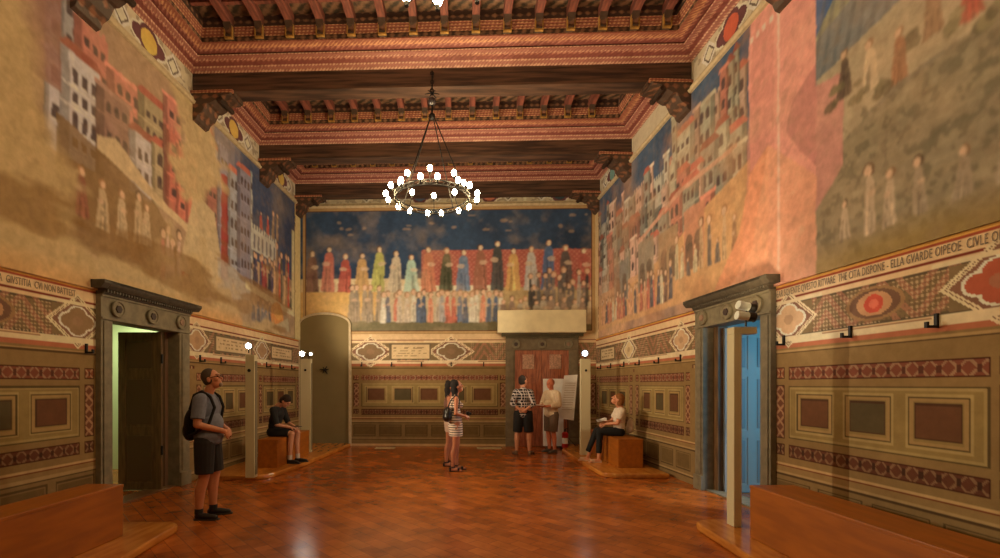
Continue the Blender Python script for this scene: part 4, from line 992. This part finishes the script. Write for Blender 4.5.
def checks(name, base, line, fx, fz, w=.3, horiz_only=False, parts=('X', 'Z'), w2=None):
    m = bpy.data.materials.new(name); m.use_nodes = True; nt = m.node_tree; b = nt.nodes['Principled BSDF']; b.inputs['Roughness'].default_value = .85
    tc = nt.nodes.new('ShaderNodeTexCoord'); sp = nt.nodes.new('ShaderNodeSeparateXYZ'); nt.links.new(tc.outputs['Object'], sp.inputs[0])
    def st(o, f, w):
        a = nt.nodes.new('ShaderNodeMath'); a.operation = 'MULTIPLY'; a.inputs[1].default_value = f; nt.links.new(o, a.inputs[0])
        c = nt.nodes.new('ShaderNodeMath'); c.operation = 'FRACT'; nt.links.new(a.outputs[0], c.inputs[0])
        d = nt.nodes.new('ShaderNodeMath'); d.operation = 'LESS_THAN'; d.inputs[1].default_value = w; nt.links.new(c.outputs[0], d.inputs[0]); return d.outputs[0]
    z = st(sp.outputs[2], fz, w)
    if not horiz_only:
        s_ = nt.nodes.new('ShaderNodeMath'); s_.operation = 'ADD'; nt.links.new(sp.outputs[0], s_.inputs[0]); nt.links.new(sp.outputs[1], s_.inputs[1])
        x = st(s_.outputs[0], fx, w); q = nt.nodes.new('ShaderNodeMath'); q.operation = 'MAXIMUM'; nt.links.new(x, q.inputs[0]); nt.links.new(z, q.inputs[1]); z = q.outputs[0]
    mx = nt.nodes.new('ShaderNodeMix'); mx.data_type = 'RGBA'; mx.inputs[6].default_value = list(lin(base)) + [1]; mx.inputs[7].default_value = list(lin(line)) + [1]
    nt.links.new(z, mx.inputs[0]); nt.links.new(mx.outputs[2], b.inputs['Base Color']); return m
def torso(b, bm, g=0.0, fat=0.0, lean=None, low=.90):
    """trunk volumes standing upright; g grows them into clothing"""
    b.el(bm, (-.01, 0, 1.28), .115 + g, .165 + g, .17 + g); b.el(bm, (0.0 + fat * .4, 0, 1.10), .105 + g + fat, .145 + g + fat * .6, .15 + g)
    b.el(bm, (0, 0, .96), .112 + g + fat * .5, .16 + g, .12 + g)
    b.c(bm, (-.012, .15, 1.395), .062 + g, (-.012, -.15, 1.395), .062 + g); b.el(bm, (-.015, 0, 1.42), .07 + g, .12 + g, .05 + g)

# --- grey-haired man standing at the left, profile to the right
b = Body((-3.10, 5.72), .12, 1.82 / 1.75, 'standing grey haired man in grey T-shirt and dark shorts, arms folded low', skin('skin_tan', (196, 130, 96)))
b.head((.045, 0, 1.625), .28, -.05, neck=(-.01, 0, 1.42)); B = b.bm
torso(b, B, -.02, .02)
for s_ in (-1, 1):
    b.c(B, (0, s_ * .092, .93), .095, (.02 + s_ * .02, s_ * .10, .50), .060); b.c(B, (.02 + s_ * .02, s_ * .10, .50), .056, (-.015 + s_ * .03, s_ * .10, .34), .060); b.c(B, (-.015 + s_ * .03, s_ * .10, .34), .058, (-.02 + s_ * .04, s_ * .10, .09), .038)
    b.c(B, (-.01, s_ * .205, 1.38), .055, (-.015, s_ * .25, 1.11), .043); b.c(B, (-.015, s_ * .25, 1.11), .042, (.20, s_ * .07, 1.02), .030)
    b.hand((.20, s_ * .07, 1.02), (.55, -s_ * .8, -.25), (-.9, 0, -.2), 1 if s_ > 0 else -1, .5)
b.finish(); b.eyes()
sh = bmesh.new(); torso(b, sh, .012, .035); b.el(sh, (.012, 0, .96), .155, .19, .12); b.el(sh, (.01, 0, .91), .145, .188, .07)
for s_ in (-1, 1): b.c(sh, (-.01, s_ * .19, 1.385), .078, (-.014, s_ * .243, 1.17), .074, (False, True))
M['tee'] = cloth('grey_blue_cotton', (112, 116, 134)); remeshed('shirt', sh, M['tee'], b.e, .008, 4)
sh = bmesh.new(); b.el(sh, (0, 0, .93), .125, .17, .085)
for s_ in (-1, 1): b.c(sh, (0, s_ * .092, .90), .115, (.02 + s_ * .02, s_ * .105, .53), .098, (False, True))
M['dshort'] = cloth('dark_shorts_cloth', (34, 30, 32)); remeshed('shorts', sh, M['dshort'], b.e, .008, 3)
sh = bmesh.new(); b.el(sh, b.H((-.022, 0, .04)), .09, .084, .10, b.HR); b.el(sh, b.H((-.02, 0, -.0)), .085, .082, .075, b.HR); remeshed('hair', sh, cloth('grey_hair', (74, 62, 54)), b.e, .006, 2)
sh = bmesh.new(); b.el(sh, b.H((.078, 0, -.085)), .026, .03, .028, b.HR); obj('beard', sh, cloth('grey_beard', (150, 130, 116)), b.e, smooth=True)
sh = bmesh.new()
for t in (-1, 1):
    c = b.W(b.H((.104, t * .034, .012))); torus(sh, c, .022, .003, 18, 6, b.D(b.HR @ Vector((1, 0, 0)))); tube(sh, b.W(b.H((.10, t * .056, .014))), b.W(b.H((0, t * .083, .012))), .0028, seg=6)
tube(sh, b.W(b.H((.104, -.012, .012))), b.W(b.H((.104, .012, .012))), .003, seg=6); obj('glasses', sh, M['black'], b.e)
M['dshoe'] = mat('black_shoe', (20, 18, 20), .5, raw=True)
for s_ in (-1, 1): b.shoe((-.075 + s_ * .028, s_ * .10, 0), (1, s_ * .12, 0), M['dshoe'], .28)
M['dsock'] = cloth('dark_socks', (30, 28, 32))
for s_ in (-1, 1):
    sh = bmesh.new(); b.c(sh, (-.02 + s_ * .04, s_ * .10, .07), .046, (-.018 + s_ * .04, s_ * .10, .13), .046, (True, True)); obj('sock', sh, M['dsock'], b.e)
bag = empty('backpack', b.W((-.22, 0, 1.0)), 'small black backpack on the back of the grey haired man', 'backpack'); sh = bmesh.new()
b.el(sh, (-.175, 0, 1.10), .075, .14, .19); b.el(sh, (-.19, 0, 1.03), .075, .13, .13); M['bag'] = cloth('black_nylon', (20, 18, 22)); remeshed('pack', sh, M['bag'], bag, .008, 3)
for s_ in (-1, 1):
    sh = bmesh.new(); pts = [(-.16, s_ * .09, 1.28), (-.10, s_ * .125, 1.44), (-.01, s_ * .135, 1.485), (.08, s_ * .135, 1.42), (.125, s_ * .13, 1.30), (.08, s_ * .17, 1.12), (-.05, s_ * .19, 1.02), (-.16, s_ * .12, .97)]
    for i in range(len(pts) - 1): b.c(sh, pts[i], .016, pts[i + 1], .016)
    obj('strap', sh, M['bag'], bag)

# --- woman in the striped dress, profile right, shoulder bag, and friend close behind
def woman(loc, yaw, k, label, dress, hairc, bagon, zlean=0, shorts=None, look=.25):
    b = Body(loc, yaw, k, label, skin('skin_warm_' + str(random.randint(0, 999)), (190, 122, 88))); B = b.bm
    b.head((.03, 0, 1.60), look, 0, neck=(-.015, 0, 1.40))
    b.el(B, (-.01, 0, 1.27), .095, .14, .15); b.el(B, (0, 0, 1.09), .08, .115, .13); b.el(B, (-.01, 0, .95), .11, .155, .12); b.c(B, (-.012, .125, 1.375), .045, (-.012, -.125, 1.375), .045)
    for s_ in (-1, 1):
        b.c(B, (0, s_ * .085, .92), .09, (.03 * s_ + .01, s_ * .085, .50), .055); b.c(B, (.03 * s_ + .01, s_ * .085, .50), .05, (.04 * s_ - .02, s_ * .085, .34), .052); b.c(B, (.04 * s_ - .02, s_ * .085, .34), .05, (.05 * s_ - .02, s_ * .085, .09), .030)
        b.c(B, (-.01, s_ * .17, 1.36), .043, (-.03, s_ * .215, 1.10), .034); b.c(B, (-.03, s_ * .215, 1.10), .033, (.17, s_ * .08, 1.04), .024)
        b.hand((.17, s_ * .08, 1.04), (.8, -s_ * .5, -.1), (-.3, -s_ * .6, -.4), 1 if s_ > 0 else -1, .6)
        b.foot((-.08 + s_ * .05, s_ * .085, .0), (1, s_ * .1, 0))
    b.finish(); b.eyes()
    sh = bmesh.new(); b.el(sh, (-.008, 0, 1.26), .108, .152, .14); b.el(sh, (.0, 0, 1.08), .095, .13, .15)
    if shorts is None:
        b.el(sh, (-.01, 0, .96), .132, .172, .16); b.el(sh, (-.01, 0, .86), .135, .172, .14); b.c(sh, (0, .04, .90), .125, (.0, .04, .66), .128, (False, True)); b.c(sh, (0, -.04, .90), .125, (.0, -.04, .66), .128, (False, True))
    for s_ in (-1, 1): b.c(sh, (.05, s_ * .075, 1.34), .022, (-.03, s_ * .075, 1.43), .02); b.c(sh, (-.03, s_ * .075, 1.43), .02, (-.08, s_ * .07, 1.34), .022); b.el(sh, (.085, s_ * .06, 1.25), .05, .055, .055)
    remeshed('dress' if shorts is None else 'top', sh, dress, b.e, .008, 3)
    if shorts is not None:
        sh = bmesh.new(); b.el(sh, (-.005, 0, .94), .12, .165, .09)
        for s_ in (-1, 1): b.c(sh, (0, s_ * .085, .9), .105, (.01, s_ * .09, .70), .10, (False, True))
        remeshed('shorts', sh, shorts, b.e, .008, 3)
    sh = bmesh.new(); h = b.H; R = b.HR
    b.el(sh, h((-.03, 0, .035)), .095, .09, .105, R); b.el(sh, h((-.07, 0, -.06)), .07, .085, .11, R); b.el(sh, h((-.085, 0, -.16)), .055, .085, .10, R); b.el(sh, h((-.05, .0, .12)), .05, .05, .035, R)
    remeshed('hair', sh, hairc, b.e, .007, 2)
    for s_ in (-1, 1):
        sh = bmesh.new(); a = Vector((-.085 + s_ * .05, s_ * .085, 0)); P = lambda x, y, z: b.W((a.x + x, a.y + y, z)); box(sh, 0, .25, -.04, .04, .001, .018, 0, P)
        box(sh, .15, .19, -.045, .045, .018, .062, 0, P); box(sh, .0, .03, -.04, .04, .018, .07, 0, P); box(sh, .02, .09, -.043, .043, .075, .09, 0, P); obj('sandal', sh, M['dshoe'], b.e, bevel=.004)
    return b
dark_hair = cloth('dark_hair', (24, 16, 14))
b = woman((-.10, 8.85), .15, 1.72 / 1.73, 'woman in white dress with dark stripes standing in the middle of the floor', checks('striped_jersey', (226, 206, 190), (52, 40, 44), 1, 22, .32, True), dark_hair, True)
bag = empty('handbag', b.W((-.2, -.1, 1.0)), 'black leather shoulder bag hanging behind the striped dress woman', 'bag'); sh = bmesh.new(); b.el(sh, (-.17, -.10, 1.10), .085, .13, .12); b.el(sh, (-.175, -.10, 1.03), .09, .14, .10); M['leather'] = mat('black_leather', (22, 16, 16), .35, raw=True); remeshed('bag_body', sh, M['leather'], bag, .008, 3)
sh = bmesh.new(); pts = [(-.17, -.11, 1.2), (-.11, -.12, 1.34), (-.02, -.125, 1.432), (.055, -.12, 1.36), (.04, -.16, 1.22), (-.08, -.18, 1.12)]
for i in range(len(pts) - 1): b.c(sh, pts[i], .011, pts[i + 1], .011)
obj('strap', sh, M['leather'], bag)
cm = empty('camera', b.W((.24, -.02, 1.08)), 'small black camera held by the striped dress woman', 'camera'); sh = bmesh.new(); P = lambda x, y, z: b.W((x, y, z)); box(sh, .20, .25, -.055, .055, 1.045, 1.12, 0, P); obj('camera_body', sh, M['black'], cm, bevel=.006)
sh = bmesh.new(); tube(sh, b.W((.25, 0, 1.08)), b.W((.30, 0, 1.08)), .028, seg=16); obj('lens', sh, M['black'], cm)
woman((-.235, 9.40), .1, 1.70 / 1.73, 'dark haired woman in light shorts mostly hidden behind the striped dress woman', cloth('dark_vest', (120, 84, 70)), dark_hair, False, shorts=cloth('light_shorts', (214, 186, 166)), look=.1)

# --- man in checked shirt seen from behind
b = Body((1.45, 10.90), PI / 2 - .15, 1.84 / 1.75, 'man in black and white checked shirt seen from behind, hands behind back', skin('skin_rosy', (196, 134, 104))); B = b.bm
b.head((.02, 0, 1.625), .05, -.75, neck=(-.01, 0, 1.42)); torso(b, B, -.015, .02)
for s_ in (-1, 1):
    b.c(B, (0, s_ * .095, .93), .10, (.01, s_ * .13, .50), .062); b.c(B, (.01, s_ * .13, .50), .056, (-.02, s_ * .135, .34), .062); b.c(B, (-.02, s_ * .135, .34), .06, (-.02, s_ * .14, .09), .038)
    b.c(B, (-.01, s_ * .175, 1.38), .05, (-.10, s_ * .235, 1.13), .042); b.c(B, (-.10, s_ * .235, 1.13), .04, (-.17, s_ * .06, 1.0), .030)
    b.hand((-.17, s_ * .06, 1.0), (0, -s_ * .9, -.3), (.6, 0, 0), 1 if s_ > 0 else -1, .35)
b.finish(); b.eyes()
sh = bmesh.new(); torso(b, sh, -.002, .03); b.el(sh, (.0, 0, .90), .128, .165, .10)
for s_ in (-1, 1): b.c(sh, (-.01, s_ * .155, 1.385), .074, (-.10, s_ * .235, 1.13), .056); b.c(sh, (-.10, s_ * .235, 1.13), .055, (-.135, s_ * .15, 1.065), .047, (False, True))
b.c(sh, (-.02, 0, 1.43), .075, (-.015, 0, 1.47), .068, (False, True))
remeshed('shirt', sh, checks('black_white_check', (30, 26, 34), (196, 186, 186), 17, 15, .24), b.e, .008, 3)
sh = bmesh.new(); b.el(sh, (0, 0, .93), .13, .175, .09)
for s_ in (-1, 1): b.c(sh, (0, s_ * .095, .90), .12, (.01, s_ * .125, .50), .105, (False, True))
remeshed('shorts', sh, cloth('black_shorts_cloth', (16, 15, 20)), b.e, .008, 3)
sh = bmesh.new(); b.el(sh, b.H((-.025, 0, .04)), .088, .084, .10, b.HR); b.el(sh, b.H((-.035, 0, -.01)), .075, .080, .08, b.HR); remeshed('hair', sh, cloth('dark_brown_hair', (34, 24, 20)), b.e, .006, 2)
for s_ in (-1, 1): b.shoe((-.09, s_ * .135, 0), (1, s_ * .35, 0), mat('brown_shoe_%d' % s_, (110, 84, 62), .6, raw=True), .29)

# --- man in white shirt facing left before the boards
b = Body((2.17, 11.22), PI + .55, 1.78 / 1.75, 'man in loose white shirt and grey shorts in front of the white boards', skin('skin_red', (204, 122, 92))); B = b.bm
b.head((.03, 0, 1.62), -.1, .1, neck=(-.01, 0, 1.42)); torso(b, B, -.02, .03)
for s_ in (-1, 1):
    b.c(B, (0, s_ * .09, .93), .10, (.02, s_ * .09, .50), .060); b.c(B, (.02, s_ * .09, .50), .055, (-.01, s_ * .09, .34), .060); b.c(B, (-.01, s_ * .09, .34), .058, (-.02, s_ * .09, .09), .038)
    b.c(B, (-.01, s_ * .205, 1.38), .055, (.03, s_ * .27, 1.12), .045); b.c(B, (.03, s_ * .27, 1.12), .04, (.26, s_ * .10, 1.10), .030)
    b.hand((.26, s_ * .10, 1.10), (.8, -s_ * .5, -.1), (0, -s_ * .5, .8), -1 if s_ > 0 else 1, .5)
b.finish(); b.eyes()
sh = bmesh.new(); torso(b, sh, .02, .045); b.el(sh, (.01, 0, .92), .15, .19, .10)
for s_ in (-1, 1): b.c(sh, (-.01, s_ * .19, 1.38), .084, (.03, s_ * .275, 1.13), .075); b.c(sh, (.03, s_ * .275, 1.13), .07, (.17, s_ * .17, 1.105), .055, (False, True))
remeshed('shirt', sh, cloth('white_linen', (226, 206, 180)), b.e, .008, 3)
sh = bmesh.new(); b.el(sh, (0, 0, .92), .13, .175, .09)
for s_ in (-1, 1): b.c(sh, (0, s_ * .09, .90), .118, (.02, s_ * .095, .50), .10, (False, True))
remeshed('shorts', sh, cloth('grey_shorts_cloth', (104, 84, 70)), b.e, .008, 3)
sh = bmesh.new(); b.el(sh, b.H((-.035, 0, .03)), .08, .082, .085, b.HR); remeshed('hair', sh, cloth('thin_sandy_hair', (150, 96, 66)), b.e, .006, 2)
for s_ in (-1, 1): b.shoe((-.08, s_ * .09, 0), (1, s_ * .1, 0), mat('grey_shoe_%d' % s_, (90, 80, 74), .6, raw=True), .28)
sh = bmesh.new(); P = b.W; bm = bmesh.new(); box(bm, .33, .48, -.13, .13, 1.125, 1.135, 0, lambda x, y, z: b.W((x, y, z))); tag(obj('leaflet', bm, M['board']), 'pale leaflet in the hands of the white shirted man', 'leaflet')

def seated(loc, yaw, k, label, sk, z0, seat, lean, headpos, pitch, hyaw, kneef, feet, handp, hcurl, barefoot=True):
    """seat: hip height above z0; returns body"""
    b = Body(loc, yaw, k, label, sk, z0); B = b.bm
    b.head(headpos, pitch, hyaw, neck=(lean[0] - .01, 0, lean[1] + .04))
    cx, cz = lean
    b.hip = seat + .10
    b.cols = [((0, 0, b.hip), (cx * .35, 0, b.hip + (cz - b.hip) * .45)), ((cx * .35, 0, b.hip + (cz - b.hip) * .45), (cx * .92, 0, cz - .12))]
    def trunk(bm, g):
        for (p, q), (rf, rs) in zip(b.cols, ((.10, .15), (.105, .15))):
            for t in (0, .5, 1):
                c = Vector(p).lerp(Vector(q), t); b.el(bm, c, rf + g, rs + g, .11 + g)
        b.c(bm, (cx, .14, cz - .03), .058 + g, (cx, -.14, cz - .03), .058 + g)
    trunk(B, -.02); b.trunk = trunk
    b.legs = []; b.arms = []
    for s_, (fx, fz), hp in zip((-1, 1), feet, handp):
        kn = (kneef[0] if s_ < 0 else kneef[1], s_ * .10, seat + .055 + (kneef[2] if len(kneef) > 2 else 0)); hj = (0, s_ * .09, b.hip - .02); an = (fx, s_ * .10, fz + .09)
        b.legs.append((hj, kn, an)); b.c(B, hj, .085, kn, .058); mid = Vector(kn).lerp(Vector(an), .35) + Vector((-.015, 0, 0)); b.c(B, kn, .054, mid, .055); b.c(B, mid, .053, an, .034)
        sj = (cx, s_ * .185, cz - .03); el = (cx * .4 + hp[0] * .45 - .03, s_ * .235, (cz + hp[2]) / 2 - .12); wr = Vector(hp); b.arms.append((sj, el, wr))
        b.c(B, sj, .048, el, .038); b.c(B, el, .037, wr, .026); b.hand(wr, (.8, -s_ * .45, -.2), (0, -s_ * .3, -.8), 1 if s_ > 0 else -1, hcurl)
        if barefoot: b.foot((fx - .05, s_ * .10, fz), (1, s_ * .1, 0))
    return b
# --- young man in black seated on the far left bench, reading his phone
b = seated((-3.72, 9.30), -.12, 1.0, 'man in black seated on the far left bench bending over his phone', skin('skin_pale', (206, 150, 120)), PH, .53, (.08, 1.08), (.235, 0, 1.215), -.75, 0, (.42, .44, .0), ((.38, 0), (.44, 0)), ((.38, -.09, .71), (.38, .09, .71)), .7, False)
b.finish(); b.eyes(); sh = bmesh.new(); b.trunk(sh, .012)
for sj, el, wr in b.arms: b.c(sh, sj, .072, el, .056, (False, True))
M['blk'] = cloth('black_cotton', (18, 20, 24)); remeshed('shirt', sh, M['blk'], b.e, .008, 3)
sh = bmesh.new(); b.el(sh, (0, 0, b.hip - .03), .125, .17, .09)
for hj, kn, an in b.legs: b.c(sh, hj, .105, Vector(hj).lerp(Vector(kn), .88), .082, (False, True))
remeshed('shorts', sh, cloth('navy_shorts_cloth', (18, 18, 26)), b.e, .008, 3)
sh = bmesh.new(); b.el(sh, b.H((-.018, 0, .05)), .098, .09, .098, b.HR); b.el(sh, b.H((-.05, 0, -.005)), .07, .084, .09, b.HR); remeshed('hair', sh, cloth('brown_hair', (44, 28, 20)), b.e, .006, 2)
for (fx, fz), s_ in zip(((.38, 0), (.44, 0)), (-1, 1)): b.shoe((fx - .06, s_ * .10, 0), (1, s_ * .08, 0), M['dshoe'], .28)
M['wsock'] = cloth('white_socks', (210, 200, 190))
for hj, kn, an in b.legs:
    sh = bmesh.new(); b.c(sh, (an[0], an[1], .08), .043, (an[0], an[1], .17), .045, (True, True)); obj('sock', sh, M['wsock'], b.e)
bm = bmesh.new(); box(bm, .43, .57, -.04, .04, .715, .725, 0, lambda x, y, z: b.W((x, y, z))); tag(obj('mobile_phone', bm, M['black'], bevel=.002), 'black mobile phone in the hands of the seated man in black', 'phone')

# --- woman in white seated on the far right bench, looking up left
b = seated((3.16, 9.35), PI - .1, .98, 'blonde woman in white shirt and black trousers seated on the far right bench', skin('skin_fair', (216, 150, 116)), PH, .54, (-.02, 1.08), (.03, 0, 1.275), .55, -.1, (.42, .40, .03), ((.60, 0), (.42, 0)), ((.28, -.07, .80), (.26, .07, .78)), .6, True)
b.finish(); b.eyes(); sh = bmesh.new(); b.trunk(sh, .015)
for sj, el, wr in b.arms: b.c(sh, sj, .074, Vector(sj).lerp(Vector(el), .7), .066, (False, True))
remeshed('shirt', sh, cloth('white_cotton', (232, 218, 204)), b.e, .008, 3)
sh = bmesh.new(); b.el(sh, (0, 0, b.hip - .03), .13, .17, .09)
for hj, kn, an in b.legs: b.c(sh, hj, .10, kn, .075); b.c(sh, kn, .075, (an[0], an[1], an[2] + .10), .055, (False, True))
remeshed('trousers', sh, M['blk'], b.e, .008, 3)
sh = bmesh.new(); h = b.H; b.el(sh, h((-.025, 0, .05)), .105, .094, .10, b.HR); b.el(sh, h((-.075, 0, -.02)), .075, .09, .10, b.HR); remeshed('hair', sh, cloth('blonde_hair', (140, 88, 42)), b.e, .006, 2)
for (fx, fz), s_ in zip(((.60, 0), (.42, 0)), (-1, 1)):
    sh = bmesh.new(); P = lambda x, y, z: b.W((fx - .05 + x, s_ * .10 + y, z)); box(sh, 0, .25, -.04, .04, .001, .018, 0, P); box(sh, .13, .21, -.046, .046, .018, .06, 0, P); box(sh, 0, .03, -.04, .04, .018, .05, 0, P); obj('sandal', sh, cloth('pale_sandal_%d' % s_, (214, 180, 150)), b.e, bevel=.004)
bm = bmesh.new(); b.el(bm, (-.24, -.03, .74), .07, .12, .15); b.el(bm, (-.22, -.03, .68), .075, .13, .09); tag(remeshed('shoulder_bag', bm, cloth('white_canvas', (214, 198, 180)), None, .008, 3), 'white cloth bag resting on the bench behind the seated woman', 'bag')
bm = bmesh.new(); bm_pts = lambda x, y, z: b.W((x, y, z)); box(bm, .25, .44, -.11, .11, .845, .853, 0, bm_pts); box(bm, .26, .43, -.10, .10, .853, .90, 0, lambda x, y, z: b.W((x, y, z - .6 * max(0, x - .3) * (z > .86)))); tag(obj('booklet', bm, M['board']), 'white open booklet on the lap of the seated woman', 'booklet')

# ------------------------------------------------------------------ boards by the end door, red extinguisher
e = empty('display_board', (2.45, 11.95, 0), 'white upright information board standing before the far carved door', 'board')
bm = bmesh.new(); box(bm, 2.10, 2.62, 11.93, 11.965, .06, 1.78); obj('panel', bm, M['board'], e, bevel=.004)
for x in (2.2, 2.52):
    bm = bmesh.new(); box(bm, x - .02, x + .02, 11.75, 12.1, 0, .06); obj('foot', bm, M['black'], e)
e = empty('tilted_board', (2.7, 11.7, 0), 'large pale printed sheet on a tilted stand right of the white shirted man', 'board')
bm = bmesh.new(); v = [(2.40, 0.80), (2.80, .74), (2.93, 1.88), (2.60, 1.86)]
hexa(bm, [(v[0][0], 11.60, v[0][1]), (v[1][0], 11.60, v[1][1]), (v[1][0], 11.62, v[1][1]), (v[0][0], 11.62, v[0][1]), (v[3][0], 11.74, v[3][1]), (v[2][0], 11.74, v[2][1]), (v[2][0], 11.76, v[2][1]), (v[3][0], 11.76, v[3][1])]); obj('sheet', bm, M['board'], e)
bm = bmesh.new(); tube(bm, (2.68, 11.72, 0.10), (2.68, 11.70, 1.2), .014); 
for a in range(3): tube(bm, (2.68, 11.72, .3), (2.68 + .2 * math.cos(a * 2.1), 11.72 + .16 * math.sin(a * 2.1), .095), .01)
obj('stand', bm, M['black'], e)
bm = bmesh.new()
for i in range(12): 
    z = 1.0 + i * .06; y = 11.60 + .14 * (z - .78) / 1.1 - .004; x = 2.47 + .17 * (z - .8)
    box(bm, x, x + .26, y - .001, y, z, z + .014)
obj('printed_lines', bm, mat('faded_print', (190, 158, 128), .7), e)
e = empty('fire_extinguisher', (2.60, 11.55, 0), 'red fire extinguisher on the floor under the tilted board', 'extinguisher')
bm = bmesh.new(); tube(bm, (2.56, 11.5, .085), (2.56, 11.5, .42), .075, seg=24); ball(bm, (2.56, 11.5, .42), .075, 3, (1, 1, .7)); obj('cylinder', bm, M['redpaint'], e)
bm = bmesh.new(); tube(bm, (2.56, 11.5, .46), (2.56, 11.5, .53), .02); tube(bm, (2.56, 11.5, .53), (2.63, 11.47, .56), .01); tube(bm, (2.56, 11.5, .50), (2.64, 11.46, .2), .010); obj('valve', bm, M['black'], e)
bm = bmesh.new(); tube(bm, (2.56, 11.5, .18), (2.56, 11.5, .32), .0765, seg=24, caps=False); obj('label_band', bm, M['board'], e)

# ------------------------------------------------------------------ lights
def light(kind, loc, energy, color, size=.1, target=None, spot=None, blend=.5, name='lamp_light'):
    l = bpy.data.lights.new(name, kind); l.energy = energy; l.color = color
    if kind == 'AREA': l.size = size
    else: l.shadow_soft_size = size
    if kind == 'SPOT': l.spot_size = spot; l.spot_blend = blend
    o = bpy.data.objects.new(name, l); COL.objects.link(o); o.location = loc
    if target is not None: o.rotation_euler = (Vector(target) - Vector(loc)).to_track_quat('-Z', 'Y').to_euler()
    return o
WARM = (1.0, .70, .36)
light('SPOT', (3.24, 5.10, 2.44), 130, WARM, .12, (1.6, 9.5, 6.0), 2.2, 1)
light('SPOT', (-3.44, 7.55, 2.28), 480, (1.0, .78, .50), .05, (3.6, 6.2, 3.6), 2.3, .8)
light('SPOT', (-3.52, 10.4, 2.38), 200, (1.0, .78, .50), .05, (0, 12.2, 4.4), 2.4, .8)
light('SPOT', (2.62, 10.05, 2.36), 220, (1.0, .78, .5), .05, (-3.5, 9.5, 4.4), 2.4, .8)
light('AREA', (6.2, 5.0, 2.0), 40, (.14, .62, .95), 1.2, (4.2, 6.9, 1.2))
light('AREA', (-6.0, 8.2, 2.8), 22, (.9, 1.0, .66), .8, (-6.2, 8.6, 0))
light('SPOT', (5.7, 5.6, 2.6), 260, (1.0, .86, .78), .1, (3.30, 6.80, 0), .40, .7)
w = bpy.data.worlds.new('world'); scene.world = w; w.use_nodes = True; w.node_tree.nodes['Background'].inputs[0].default_value = (.02, .015, .01, 1); w.node_tree.nodes['Background'].inputs[1].default_value = 1

# ------------------------------------------------------------------ camera
F_PX = 467.0
cam = bpy.data.cameras.new('camera'); cam.sensor_width = 36; cam.lens = F_PX / 1000 * 36; cam.shift_x = .039; cam.shift_y = .106; cam.clip_start = .05
co = bpy.data.objects.new('viewpoint', cam); COL.objects.link(co); co.location = (0, 0, H0); co.rotation_euler = (PI / 2, 0, 0); scene.camera = co
scene.view_settings.view_transform = 'Standard'; scene.view_settings.look = 'None'; scene.view_settings.gamma = 1; scene.view_settings.use_curve_mapping = False
scene.view_settings.exposure = 0.35
scene.cycles.use_denoising = True; scene.cycles.max_bounces = 6; scene.cycles.sample_clamp_indirect = 6
